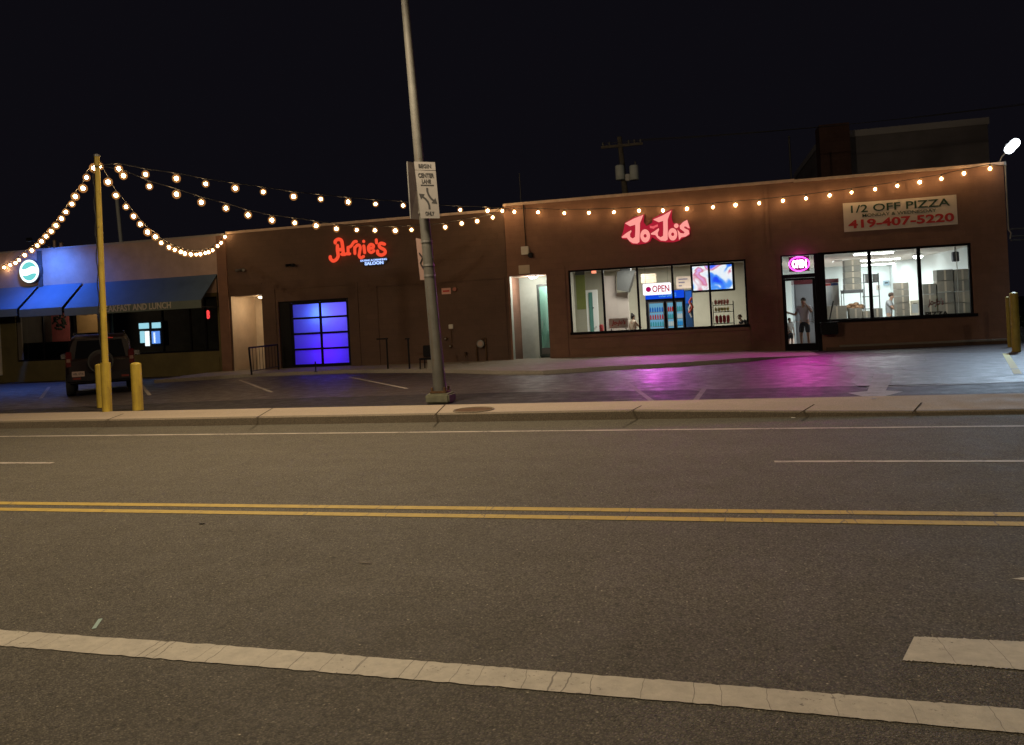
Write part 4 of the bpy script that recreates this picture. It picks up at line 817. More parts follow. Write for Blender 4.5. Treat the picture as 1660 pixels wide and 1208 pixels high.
# conduit and service wires at the right corner
mb = MB(); a, b_ = Wp(1631, 268, YF-.05), Wp(1634, 372, YF-.05); xq = xE+.04
t = thing('service_conduit', 'pale service conduit running down the right corner of the pizza shop', 'conduit', (xq, YF, b_.z)); mb.tube([(xq, YF-.03, a.z), (xq, YF-.03, b_.z), (xq+.06, YF-.05, b_.z-.12), (xq+.03, YF-.03, b_.z-.3)], .028, 8).build('pipe', M['galv'], t)
MB().tube([(xq, YF-.03, a.z), (xq, YF-.03, a.z+.12)], [.05, .03], 8).build('cap', M['galv'], t)
for i, dz in enumerate((0, -.22, -.34)):
    t = MB().tube([(xq+.05+k*.9, YF-.05+k*.3, b_.z+dz+.02*k*k*.25) for k in range(8)], .022, 6).build('overhead_cable', M['galv'], None, loc=(xq, YF, b_.z)); tag(t, ('upper', 'middle', 'lowest')[i]+' pale overhead cable leaving the right corner of the pizza shop', 'cable', 'service cables at the building corner')
fp = Wp(1641, 237, 27.1); MB_ = thing('flood_light', 'blazing white floodlight on a short arm at the top right corner of the pizza shop', 'floodlight', (xE, YF, zR))
MB().tube([(xE-.1, YF+.1, zR+.05), (xE-.05, YF-.1, zR+.25), (fp.x, 27.25, fp.z)], .025, 8).build('arm', M['galv'], MB_)
d = Vector((.40, 0, .42)).normalized()*.13; fpv = Vector((fp.x, 27.1, fp.z)); hd = MB().tube([fpv-d, fpv+d], .13, 14).ball(fpv-d, .13, 2).ball(fpv+d, .13, 2); hd.build('lamp_head', emis('floodlight_face', (.88, .95, 1), 9), MB_)
MB().box(fp.x-.12, fp.x+.12, 27.26, 27.36, fp.z-.12, fp.z+.12, bev=.02).build('housing', M['greydark'], MB_)
lamp('floodlight_beam', 'SPOT', (fp.x+.1, 26.85, fp.z-.1), 3100, (.60, .80, 1), .2, (10.6, 21.0, 0), MB_, math.radians(118), 1.0)

# ------------------------------------------------------------------ poles in front
def P1(px, py, Y): return Wp(px, py, Y)
b0 = G(715, 652, .02); t0 = Wp(656, 0, b0.y)
lean = (t0-Vector((b0.x, b0.y, .02)))
sp = thing('street_light', 'leaning grey street light pole on a square concrete footing', 'street light', (b0.x, b0.y, .02))
zf0 = Wp(715, 637, b0.y).z; w0 = (Wp(735, 645, b0.y).x-Wp(697, 645, b0.y).x)/2
MB().box(b0.x-w0, b0.x+w0, b0.y-w0, b0.y+w0, .02, zf0, bev=.03).build('footing', mat('mossy_concrete', (.13, .13, .085), .9, var=.3, vscale=6, bump=.4), sp)
def along(f): return Vector((b0.x, b0.y, .02))+lean*f
zb0 = zf0/ lean.z; tot = 1.12
MB().tube([along(zb0*.9), along(zb0+.04), along(.5), along(1), along(tot)], [.135, .125, .10, .075, .07], 20).build('pole', M['concpole'], sp)
MB().box(b0.x-.17, b0.x+.17, b0.y-.17, b0.y+.17, zf0+.002, zf0+.05, bev=.01).build('base_plate', M['rust'], sp)
for sx, sy in ((-1, -1), (1, -1), (1, 1), (-1, 1)): MB().cyl((b0.x+sx*.13, b0.y+sy*.13, zf0+.05), (b0.x+sx*.13, b0.y+sy*.13, zf0+.12), .025, n=6).build('bolt', M['rust'], sp)
e = along(tot); MB().tube([e, e+Vector((-.1, -1.0, .35)), e+Vector((-.3, -2.2, .45))], [.06, .05, .045], 10).build('arm', M['concpole'], sp)
MB().box(e.x-.5, e.x-.12, e.y-2.9, e.y-2.1, e.z+.40, e.z+.56, bev=.05).build('luminaire', M['greydark'], sp)
# lane sign and second sign behind it
ys = b0.y-.22
q = [Wp(671, 262, ys), Wp(705, 263, ys), Wp(713, 354, ys), Wp(682, 354, ys)]
def signpt(u, v): return (q[0]*(1-u)+q[1]*u)*(1-v)+(q[3]*(1-u)+q[2]*u)*v
ls = thing('lane_sign', 'white begin center lane only sign with two curved arrows on the street light pole', 'traffic sign', (signpt(.5, .5)))
class SB(MB): pass
def quadplate(name, qq, dy, m, par, th=.012):
    return MB().prism([Vector(p)+Vector((0, dy, 0)) for p in qq], (0, th, 0)).build(name, m, par)
quadplate('panel', [signpt(0, .155), signpt(1, .155), signpt(1, 1), signpt(0, 1)], 0, M['signface'], ls)
quadplate('panel', [signpt(0, 0), signpt(1, 0), signpt(1, .145), signpt(0, .145)], 0, M['signface'], ls)
def warp(mb):
    mb.v = [tuple(signpt(v[0], 1-v[2])+Vector((0, v[1], 0))) for v in mb.v]; return mb
def st(txt, u0, u1, v0, v1, bold=.02): return warp(MB().text(txt, u0, u1, 1-v1, 1-v0, -.003, .004, bold=bold)).build('lettering', M['ink'], ls)
st('BEGIN', .2, .8, .04, .11); st('CENTER', .13, .9, .20, .28, .03); st('LANE', .28, .72, .31, .38, .03); st('ONLY', .28, .74, .88, .95, .03)
def sb(u0, u1, v0, v1, nm): return warp(MB().box(u0, u1, -.007, -.003, 1-v1, 1-v0)).build(nm, M['ink'], ls)
sb(.2, .85, .405, .42, 'rule')
def arrow(pts, name='arrow'):
    mb = MB(); n = len(pts); hw = .045; L_ = []; R_ = []
    for i, (u, v) in enumerate(pts):
        a, c = pts[max(i-1, 0)], pts[min(i+1, n-1)]; dx, dy = (c[0]-a[0])*.36, c[1]-a[1]; l = math.hypot(dx, dy); nx, ny = -dy/l, dx/l
        L_.append((u+nx*hw/.9, v+ny*hw*.36)); R_.append((u-nx*hw/.9, v-ny*hw*.36))
    vs = [(u, -.004, 1-v) for u, v in L_]+[(u, -.004, 1-v) for u, v in R_]
    mb.add(vs, [(i, i+1, n+i+1, n+i) for i in range(n-1)])
    (u0, v0), (u1, v1) = pts[-2], pts[-1]; dx, dy = (u1-u0)*.36, v1-v0; l = math.hypot(dx, dy); dx /= l; dy /= l
    tip = (u1+dx*.085/.36, v1+dy*.085); a = (u1-dy*.06/.36, v1+dx*.06); c = (u1+dy*.06/.36, v1-dx*.06)
    mb.add([(p[0], -.0045, 1-p[1]) for p in (tip, a, c)], [(0, 1, 2)]); warp(mb).build(name, M['ink'], ls)
arrow([(.50, .46), (.50, .53), (.55, .59), (.65, .65), (.76, .685)]); arrow([(.52, .84), (.52, .77), (.47, .71), (.37, .66), (.24, .62)])
y2 = b0.y+.25
q2 = [Wp(660, 262, y2), Wp(672, 262, y2), Wp(682, 355, y2), Wp(666, 355, y2)]
bs = thing('traffic_sign', 'turned sign seen edge-on behind the white lane sign', 'traffic sign', q2[0]); MB().prism([q2[0], q2[0]+(q2[1]-q2[0])*1.0+Vector((0, .35, 0)), q2[3]+(q2[2]-q2[3])*1.0+Vector((0, .35, 0)), q2[3]], (.012, -.012, 0)).build('panel', M['signback'], bs)
MB().tube([q2[0], q2[3]], .018, 6).build('edge_rail', M['galv'], bs)
q3 = [Wp(674, 386, y2), Wp(684, 388, y2), Wp(693, 454, y2), Wp(681, 454, y2)]
ps = thing('parking_sign', 'narrow pinkish sign fixed lower on the street light pole', 'traffic sign', q3[0])
MB().prism([q3[0], q3[1], q3[2], q3[3]], (0, .012, 0)).build('panel', mat('weathered_pink_sign', (.22, .14, .115), .5, var=.1), ps)
u_ = lambda u, v: (q3[0]*(1-u)+q3[1]*u)*(1-v)+(q3[3]*(1-u)+q3[2]*u)*v
MB().tube([u_(.3, .35)+Vector((0, -.01, 0)), u_(.75, .45)+Vector((0, -.01, 0)), u_(.3, .6)+Vector((0, -.01, 0)), u_(.7, .72)+Vector((0, -.01, 0))], .012, 6).build('symbol', M['ink'], ps)
# metal bands round the pole
for py in (270, 345, 392, 430, 447):
    c_ = Wp(656+59*py/652, py, b0.y); MB().tube([c_-Vector((0, 0, .02)), c_+Vector((0, 0, .02))], .118 if py > 300 else .102, 20).build('clamp_band', M['galv'], sp)
# manhole on the pavement
mh = G(768, 665, .02); t = thing('manhole_cover', 'rusty round manhole cover in the pavement right of the street light', 'manhole', (mh.x, mh.y, .02))
MB().cyl((mh.x, mh.y, .015), (mh.x, mh.y, .03), .33, n=28).build('lid', M['rust'], t); MB().tube([(mh.x+.36*math.cos(k*math.pi/14), mh.y+.36*math.sin(k*math.pi/14), .024) for k in range(29)], .018, 5).build('rim', M['conc_dark'], t)

# yellow pole with sleeve, bollards
yb = G(174, 667, .02); yt = Wp(157, 254, yb.y); yl = yt-Vector((yb.x, yb.y, .02))
yp = thing('yellow_pole', 'tall slim yellow pole holding up the string lights', 'pole', (yb.x, yb.y, .02))
zsl = (Wp(170, 588, yb.y).z-.02)/yl.z; Y_ = lambda f: Vector((yb.x, yb.y, .02))+yl*f
MB().tube([Y_(0), Y_(zsl*1.0)], .105, 20).build('sleeve', M['yellowpaint'], yp); MB().tube([Y_(zsl*.98), Y_(1)], [.07, .055], 16).build('shaft', M['yellowpaint'], yp)
MB().tube([Y_(1), Y_(1.008)], .062, 16).build('cap', M['galv'], yp); MB().tube([Y_(.96)+Vector((-.08, -.06, 0)), Y_(.96)+Vector((.09, -.06, .0))], .012, 6).build('hook', M['galv'], yp)
MB().tube([Y_(f)+Vector((-.075+.02*math.sin(f*60), -.04, 0)) for f in [zsl+(.95-zsl)*k/30 for k in range(31)]], .012, 5).build('cord', M['ink'], yp)
def bollard(px, pyb, pyt, r, label, Y=None, z=.02):
    p = G(px, pyb, z) if Y is None else Vector((Wp(px, pyb, Y).x, Y, z)); h_ = Wp(px, pyt, p.y).z
    t = thing('bollard', label, 'bollard', (p.x, p.y, z), group='yellow steel bollards'); MB().tube([(p.x, p.y, z), (p.x, p.y, h_-.03)], r, 24).build('post', M['yellowpaint'], t)
    MB().ball((p.x, p.y, h_-.04), r*.985, 3, (1, 1, .45)).build('cap', M['yellowpaint'], t); return t
bollard(224, 665, 588, .115, 'stout yellow bollard on the pavement right of the tall yellow pole')
p = G(168, 663, .02); bollard(164.5, 655, 590, .10, 'yellow bollard half hidden behind the foot of the tall yellow pole', Y=p.y+.35)
bollard(1648, 570, 474, .105, 'thick yellow bollard by the right corner of the pizza shop', z=0)
bollard(1637.5, 563, 480, .06, 'thin yellow post between the shop corner and the thick bollard', z=0)

# ------------------------------------------------------------------ string lights
bulb_halo = bpy.data.materials.new('warm_bulb_halo'); bulb_halo.use_nodes = True; N, L = nn(bulb_halo); N.clear()  # enlarged globe shell, faintly emissive to stand in for each bulb's orange halo
tr = N.new('ShaderNodeBsdfTransparent'); em = N.new('ShaderNodeEmission'); em.inputs[0].default_value = (1, .42, .12, 1); em.inputs[1].default_value = .7
ad = N.new('ShaderNodeMixShader'); ad.inputs[0].default_value = .30; o_ = N.new('ShaderNodeOutputMaterial'); L.new(tr.outputs[0], ad.inputs[1]); L.new(em.outputs[0], ad.inputs[2]); L.new(ad.outputs[0], o_.inputs[0])
bulb_halo.cycles.emission_sampling = 'NONE'
fil = emis('bulb_glow', (1, .62, .27), 95)
_bm = {}
def bulb_mesh(r, nm, m, sub):
    if nm not in _bm:
        o = MB().ball((0, 0, 0), r, sub).build(nm, m); me = o.data; bpy.data.objects.remove(o); _bm[nm] = me
    return _bm[nm]
bulb_me = bulb_mesh(.098, 'bulb', bulb_halo, 2); fil_me = bulb_mesh(.048, 'filament', fil, 1)
def string(label, pts, ends):
    """pts: bulb places; the wire runs through ends and just above the bulbs"""
    root = thing('string_lights', label, 'string lights', ends[0], group='warm white string lights')
    pts = [Vector(p)+Vector((random.uniform(-.02, .02), 0, random.uniform(-.018, .018))) for p in pts]; W3 = [Vector(ends[0])]+[Vector(p)+Vector((0, 0, .13)) for p in pts]+[Vector(ends[1])]
    mb = MB().tube(W3, .011, 5)
    for p in pts: mb.tube([Vector(p)+Vector((0, 0, .135)), Vector(p)+Vector((0, 0, .07))], .022, 6)
    mb.build('wire', M['ink'], root)
    for p in pts:
        b_ = bpy.data.objects.new('bulb', bulb_me); COL.objects.link(b_); b_.parent = root; b_.location = Vector(p)-root.location; q_ = random.uniform(.86, 1.12); b_.scale = (q_, q_, q_*random.uniform(1, 1.1))
        f_ = bpy.data.objects.new('filament', fil_me); COL.objects.link(f_); f_.parent = b_
PT = Y_(.965); A2 = (yb.x, yb.y)
fc = Wp(366, 383, YF-.1); fe = Wp(822, 343, YF-.12)
lefte = (-27.5, YF-.3)
sA = [(400,138),(371,181),(355,222),(323,260),(304,293),(281,324),(264,354),(238,382),(217,407),(194,430),(178,452),(161,468),(136,487),(107,510),(82,530),(64,541),(44,551),(18,562),(2,572)]
sA = [(x/2.626, 220+y/2.626) for x, y in sA]+[(-8, 441), (-18, 444)]
string('string lights sweeping down left from the yellow pole over the round sign', [VP(x, y, A2, lefte) for x, y in sA], (PT, (lefte[0]-1, lefte[1], 4.9)))
sB = [(425,133),(459,200),(494,256),(536,302),(571,344),(600,379),(630,408),(664,433),(687,455),(722,473),(743,487),(769,496),(789,502),(813,507),(834,508),(855,506),(872,502),(889,495),(907,486),(925,471),(941,458),(957,430)]
sB = [(x/2.626, 220+y/2.626) for x, y in sB]
string('string lights drooping from the yellow pole to the corner of the tavern', [VP(x, y, A2, (fc.x, YF-.15)) for x, y in sB], (PT, Wp(368, 379, YF-.02)))
sC = [(192,274),(237,283),(287,290),(333,299),(381,305),(427,311),(475,318),(519,322),(565,327),(608,331),(654,334),(700,338),(746,341),(790,342)]
string('upper string lights crossing the dark sky from the yellow pole toward the pizza shop', [VP(x, y, A2, (fe.x, YF-.2)) for x, y in sC], (PT, Wp(826, 338, YF-.05)))
sD = [(201,286),(243,302),(285,316),(326,328),(367,338),(403,348),(441,356),(478,362),(512,366),(545,371),(579,373),(608,374),(640,374),(667,373),(722,368),(748,363),(773,359),(798,353),(814,342)]
string('lower string lights crossing in front of the tavern roof edge', [VP(x, y, A2, (fe.x-.2, YF-.35)) for x, y in sD], (PT, Wp(822, 343, YF-.05)))
sE = [(834,344),(873,345),(915,345),(955,345),(996,344),(1036,342),(1075,341),(1114,339),(1155,336),(1193,333),(1231,329),(1270,326),(1306,322),(1345,317),(1381,313),(1419,307),(1454,302),(1491,295),(1526,289),(1562,281),(1604,273)]
string('string lights strung along the top of the pizza shop front', [Wp(x, y, YF-.3) for x, y in sE], (Wp(826, 342, YF-.06), Wp(1629, 269, YF-.06)))

# ------------------------------------------------------------------ background poles
up0 = Wp(1014, 318, 38); upt = Wp(1004, 222, 38)
t = thing('utility_pole', 'wooden utility pole with transformers and crossarm behind the pizza shop', 'utility pole', (up0.x, 38, -.1))
dv = upt-up0; pb = up0-dv*(up0.z/dv.z)
MB().tube([pb, up0, upt], [.17, .14, .11], 14).build('pole', M['bark'], t)
ca = Wp(1007, 236, 37.8); MB().box(ca.x-.95, ca.x+1.0, 37.78, 37.88, ca.z-.06, ca.z+.06).build('crossarm', M['bark'], t)
for k, dx in enumerate((-.85, -.55, .35, .62, .9)): MB().tube([(ca.x+dx, 37.83, ca.z+.06), (ca.x+dx, 37.83, ca.z+.13), (ca.x+dx, 37.83, ca.z+.22)], [.03, .055, .04], 8).build('insulator', M['galv'], t)
for px, dy in ((1005, -.3), (1028, -.3)):
    p = Wp(px, 280, 37.6); rr = .21
    tf = MB().tube([(p.x, 37.6, p.z-.34), (p.x, 37.6, p.z-.32), (p.x, 37.6, p.z+.30), (p.x, 37.6, p.z+.34)], [rr*.85, rr, rr, rr*.8], 20).build('transformer', mat('pale_grey_enamel', (.8, .88, .85), .5), t)
    MB().tube([(p.x+.08, 37.55, p.z+.33), (p.x+.08, 37.55, p.z+.5)], .035, 8).build('bushing', M['galv'], tf)
p = Wp(1017.5, 288, 37.6); MB().box(p.x-.1, p.x+.1, 37.5, 37.7, p.z-.16, p.z+.16, bev=.02).build('meter_box', M['white'], t)
wirem = M['black']
for i, (dx, dz) in enumerate(((-.85, .2), (.9, .2), (.35, .2))):
    t = MB().tube([(ca.x+dx+k*(3.2), 37.83+k*.15, ca.z+dz-.05*k*(10-k)*.5+.12*k) for k in range(11)], .012, 5).build('power_line', M['greydark'], None, loc=(ca.x, 38, ca.z)); tag(t, ('left-hand', 'right-hand', 'middle')[i]+' faint overhead wire running right from the utility pole', 'power line', 'overhead wires behind the shop')
for (x0_, y0_, x1_, y1_, Y, r, nm, lb, top_) in ((1283, 292, 1279, 222, 40, .045, 'mast', 'thin dark mast behind the step in the pizza shop roof', None), (845, 335, 842, 282, 31, .02, 'antenna', 'thin dark antenna above the roof left of the utility pole', None)):
    a, c = Wp(x0_, y0_, Y), Wp(x1_, y1_, Y); t = thing(nm, lb, nm, (a.x, Y, 4.5)); MB().tube([(a.x, Y, 4.5), a, c], r, 8).build('shaft', M['greydark'], t); MB().ball(c, r*1.4, 1).build('tip', M['galv'], t)
a, c = Wp(197, 400, 34), Wp(189, 318, 34); t = thing('light_pole', 'slim grey pole rising behind the cafe roof right of the yellow pole', 'pole', (a.x, 34, 0)); a0_ = a+(a-c)*(a.z/(c.z-a.z))
MB().tube([a0_, a, c], .085, 12).build('shaft', mat('pale_grey_pole', (.5, .55, .55), .6), t); MB().box(c.x-.35, c.x+.12, 33.9, 34.1, c.z-.04, c.z+.06, bev=.02).build('lamp_head', M['greydark'], t)
p0 = Wp(1562, 276, 29.0); t = thing('roof_vent', 'small round roof vent behind the string lights near the right corner', 'roof vent', (p0.x, 29, 4.6)); MB().cyl((p0.x-.1, 29, 4.6), (p0.x-.1, 29, p0.z+.05), .16, .2).build('hood', M['greydark'], t); MB().cyl((p0.x+.2, 29, 4.6), (p0.x+.2, 29, p0.z+.12), .07).build('stack', M['greydark'], t)
# bush and grass beyond the right corner
bp_ = Wp(1655, 530, 34); t = thing('bush', 'dark green bush beyond the bollards at the right edge', 'bush', (bp_.x+.6, 34, 0))
mb = MB(); rr_ = random.Random(3)
for k in range(1500):
    th, ph = rr_.random()*6.283, math.acos(rr_.uniform(-.2, 1)); q_ = 1.0*rr_.random()**.4
    c_ = Vector((bp_.x+.9+1.2*q_*math.cos(th)*math.sin(ph), 34+1.0*q_*math.sin(th)*math.sin(ph), .15+1.6*q_*abs(math.cos(ph)))); a_ = Vector((rr_.uniform(-1, 1), rr_.uniform(-1, 1), rr_.uniform(-1, 1))).normalized()*.07; b2 = a_.orthogonal().normalized()*.04
    mb.add([c_-a_, c_+b2, c_+a_, c_-b2], [(0, 1, 2, 3)])
mb.build('foliage', M['leaf'], t); MB().tube([(bp_.x+.9, 34, 0), (bp_.x+.9, 34, .8)], [.06, .03], 8).build('trunk', M['bark'], t)

# ------------------------------------------------------------------ handrails and small things on the walk
def rail(label, pts, posts, r=.025):
    t = thing('handrail', label, 'handrail', posts[0][0]); MB().tube(pts, r, 8).build('top_rail', M['black'], t)
    for a, c in posts: MB().tube([a, c], r, 8).build('post', M['black'], t)
a = G(408, 608, WZ); ht = Wp(404, 564, a.y).z; b_ = Wp(452, 602, YF-.35); b_.z = WZ; tb = Vector((b_.x, b_.y, ht)); ta = Vector((a.x-.05, a.y, ht))
t = thing('handrail', 'low black metal handrail in front of the lit tavern recess', 'handrail', a)
MB().tube([ta, tb], .028, 8).build('top_rail', M['black'], t); MB().tube([a, ta], .032, 8).build('post', M['black'], t); MB().tube([b_, tb], .032, 8).build('post', M['black'], t)
for k in range(1, 9): f = k/9; p = ta*(1-f)+tb*f; MB().tube([(p.x, p.y, WZ+.12), (p.x, p.y, ht)], .009, 6).build('baluster', M['black'], t)
MB().tube([(ta.x+.03, ta.y, WZ+.12), (tb.x, tb.y, WZ+.12)], .014, 6).build('bottom_rail', M['black'], t)
for px0, pt0, pb0, lb, dx in ((629, 548, 598, 'left black iron railing post with a short arm on the walk by the tavern', -.35), (664, 548, 598, 'right black iron railing post on the walk by the tavern', -.10)):
    p = G(px0, pb0, WZ); z1 = Wp(px0, pt0, p.y).z; t = thing('railing_post', lb, 'post', p, group='iron railing posts on the walk'); MB().tube([p, (p.x, p.y, z1)], .03, 8).build('post', M['black'], t); MB().tube([(p.x+dx, p.y, z1-.02), (p.x+.05, p.y, z1-.02)], .025, 8).build('arm', M['black'], t)
p = G(512, 603, WZ); t = thing('railing_post', 'short black post in front of the middle of the blue garage door', 'post', p, group='iron railing posts on the walk'); MB().tube([p, (p.x, p.y, WZ+.35)], .022, 8).build('post', M['black'], t); MB().cyl(p, p+ZU*.015, .06, n=10).build('base', M['black'], t)
# small black patio chair behind the light pole
p = G(693, 604, .0); t = thing('patio_chair', 'small black patio chair mostly hidden behind the street light pole', 'chair', p); cx_, cy_ = p.x, p.y+.25
MB().box(cx_-.28, cx_+.3, cy_-.25, cy_+.25, .40, .46, bev=.02).build('seat', M['blackpaint'], t); MB().box(cx_-.28, cx_+.3, cy_+.2, cy_+.26, .47, .85, bev=.02).build('backrest', M['blackpaint'], t)
for sx in (-.25, .27):
    for sy in (-.22, .22): MB().tube([(cx_+sx, cy_+sy, 0), (cx_+sx*.95, cy_+sy, .41)], .022, 8).build('leg', M['blackpaint'], t)
MB().box(cx_+.02, cx_+.2, cy_-.27, cy_-.255, .1, .40).build('cloth', M['cardgrey'], t)
# black box with broom by the door
r_ = RC(1331, 523, 1358, 545, YF-.25); t = thing('mail_box', 'black wall box under the left end of the kitchen window beside the door', 'box', (r_[0], YF, r_[2])); MB().box(r_[0], r_[1], YF-.4, YF-.08, r_[2]+.05, r_[3]-.02, bev=.03).build('body', M['black'], t); MB().box(r_[0]-.02, r_[1]+.02, YF-.42, YF-.075, r_[3]-.018, r_[3]+.02, bev=.01).build('lid', M['black'], t); MB().box(r_[0]+.2, r_[1]-.2, YF-.075, YF-.003, r_[2]+.1, r_[3]-.1).build('bracket', M['black'], t)
a, c = Wp(1344, 522, YF+.5), Wp(1351, 488, YF+.5); t = thing('broom', 'dark broom stick leaning inside the left end of the kitchen window', 'broom', (a.x, YF+.5, .03)); dv = c-a; ft_ = a-dv*((a.z-.25)/dv.z); MB().tube([ft_, c], .022, 8).build('stick', M['greydark'], t); MB().box(ft_.x-.15, ft_.x+.15, YF+.45, YF+.55, .03, .27).build('brush', M['black'], t)
# litter on the carriageway
for px, py, lb, c_ in ((327, 850, 'small dark scrap lying on the near lane past the centre line', M['ink']), (592, 914, 'thin pale twig lying on the near lane', M['card']), (1286, 678, 'white paper scrap in the gutter below the driveway', M['white'])):
    g_ = G(px, py, RZ); kx, ky = (.06, .006) if 'twig' in lb else (.03, .02); pl_ = [(g_.x+kx*math.cos(k)*random.uniform(.6, 1.3), g_.y+ky*math.sin(k)*random.uniform(.6, 1.3), RZ+.006) for k in (0, 1.1, 2.2, 3.3, 4.4, 5.5)]
    tag(MB().prism(pl_, (0, 0, .006)).build('litter', c_, None, loc=g_), lb, 'litter')

# ------------------------------------------------------------------ parked car
g_ = G(166, 641, 0); CARZ = math.radians(40)
car = thing('parked_car', 'dark maroon sport utility car parked nose to the cafe behind the yellow pole', 'car', (g_.x, g_.y, 0), CARZ)
def loft(secs, cap=True):
    mb = MB(); n = len(secs[0]); vs = [p for s_ in secs for p in s_]
    fs = [(i*n+k, (i+1)*n+k, (i+1)*n+(k+1) % n, i*n+(k+1) % n) for i in range(len(secs)-1) for k in range(n)]
    mb.add(vs, fs, True); mb.add(secs[0], [tuple(range(n))]); mb.add(secs[-1], [tuple(range(n))[::-1]]); return mb
def sec(y, hw, z0, z1, zt, hwt):                  # lower body ring
    L_ = [(-hw*.86, z0), (-hw, z0+.12), (-hw, z1-.12), (-hw*.97, z1), (-hwt, zt)]
    return [(x, y, z) for x, z in L_]+[(-x, y, z) for x, z in L_[::-1]]
body = loft([sec(.02, .80, .42, .92, 1.02, .76), sec(.07, .88, .36, 1.02, 1.08, .80), sec(.5, .915, .33, 1.05, 1.10, .82), sec(1.4, .92, .30, 1.05, 1.1, .82), sec(2.6, .92, .30, 1.04, 1.09, .82), sec(3.0, .91, .30, 1.0, 1.08, .8), sec(3.9, .89, .32, .92, 1.0, .75), sec(4.2, .82, .36, .82, .9, .68), sec(4.28, .74, .42, .76, .8, .62)])
def csec(y, hb, ht, zt): 
    L_ = [(-hb, 1.02), (-ht-.06, zt-.22), (-ht-.01, zt-.08), (-ht+.10, zt)]
    return [(x, y+0, z) for x, z in L_]+[(-x, y, z) for x, z in L_[::-1]]
c1 = csec(.10, .84, .70, 1.60); 
def tilt(s_, dy): return [(x, y+dy*(z-1.02)/.7, z) for x, y, z in s_]
cab = loft([tilt(csec(.08, .84, .68, 1.66), .10), tilt(csec(.16, .87, .72, 1.72), .12), tilt(csec(1.2, .88, .735, 1.78), .0), tilt(csec(2.2, .88, .72, 1.76), -.1), tilt(csec(2.95, .85, .66, 1.70), -.55), tilt(csec(3.05, .84, .62, 1.66), -.62)])
body.add(cab.v, cab.f, True); bodyo = body.build('body', M['carpaint'], car, local=True)
cg = mat('tinted_car_glass', (.004, .0045, .006), .05, spec=.45)
MB().add([(-.66, .065, 1.10), (.66, .065, 1.10), (.57, .142, 1.60), (-.57, .142, 1.60)], [(0, 1, 2, 3)]).build('rear_window', cg, car, local=True)
for s_ in (-1, 1):
    for (ya, yb_, yc, yd) in ((.35, 1.15, 1.12, .45), (1.22, 2.0, 1.95, 1.2), (2.08, 2.85, 2.45, 2.03)):
        MB().add([(s_*.895, ya, 1.09), (s_*.895, yb_, 1.09), (s_*.80, yc, 1.58), (s_*.80, yd, 1.58)], [(0, 1, 2, 3) if s_ > 0 else (3, 2, 1, 0)]).build('side_window', cg, car, local=True)
    MB().tube([(s_*.66, .3, 1.74), (s_*.66, .45, 1.83), (s_*.66, 2.1, 1.83), (s_*.66, 2.25, 1.76)], .018, 8).build('roof_rail', M['black'], car, local=True)
    ho = MB().box(s_*.93, s_*1.13, 2.62, 2.78, 1.04, 1.22, bev=.04).build('side_mirror', M['carpaint'], car, local=True); MB().box(s_*.95, s_*1.11, 2.60, 2.615, 1.06, 1.20, bev=.005).build('mirror_glass', M['chrome'], ho, local=True)
    tl = MB().box(s_*.73, s_*.885, .018, .10, .86, 1.30, bev=.02).build('tail_light', mat('dark_red_lens', (.05, .004, .005), .12, spec=.8), car, local=True); MB().box(s_*.76, s_*.86, .008, .02, 1.0, 1.10, bev=.004).build('lens', mat('clear_lens', (.12, .07, .06), .15), tl, local=True)
    MB().box(s_*.52, s_*.72, -.055, -.035, .50, .56, bev=.005).build('reflector', mat('reflector_red', (.08, .012, .01), .2), car, local=True)
    for y in (.85, 3.35):
        wh = MB().tube([(s_*.70, y, .36), (s_*.72, y, .36), (s_*.90, y, .36), (s_*.925, y, .36)], [.33, .36, .36, .33], 28).build('wheel', M['tyre'], car, local=True)
        MB().tube([(s_*.905, y, .36), (s_*.935, y, .36)], [.22, .20], 20).build('rim', M['galv'], wh, local=True)
MB().box(-.86, .86, -.045, .12, .40, .70, bev=.05).build('rear_bumper', M['blackpaint'], car, local=True)
MB().tube([(0, -.0, .98), (0, -.15, .98)], [.34, .33], 28).build('spare_wheel', M['tyre'], car, local=True); MB().tube([(0, -.152, .98), (0, -.165, .98)], [.29, .22], 28).build('wheel_cover', M['carpaint'], car, local=True)
npl = MB().box(-.74, -.42, -.062, -.047, .585, .735, bev=.005).build('number_plate', mat('plate_white', (.22, .16, .14), .4), car, local=True)
MB().text('HBL 4716', -.71, -.45, .63, .70, -.064, .002, bold=.02).build('lettering', M['ink'], npl, local=True)
MB().tube([(.1, .16, 1.66), (.35, .15, 1.645)], .02, 6).build('high_brake_light', M['red'], car, local=True)
MB().tube([(.0, .10, 1.12), (.3, .115, 1.24)], .009, 6).build('wiper', M['black'], car, local=True)
MB().box(.40, .64, .02, .035, .98, 1.03, bev=.008).build('badge', M['chrome'], car, local=True)

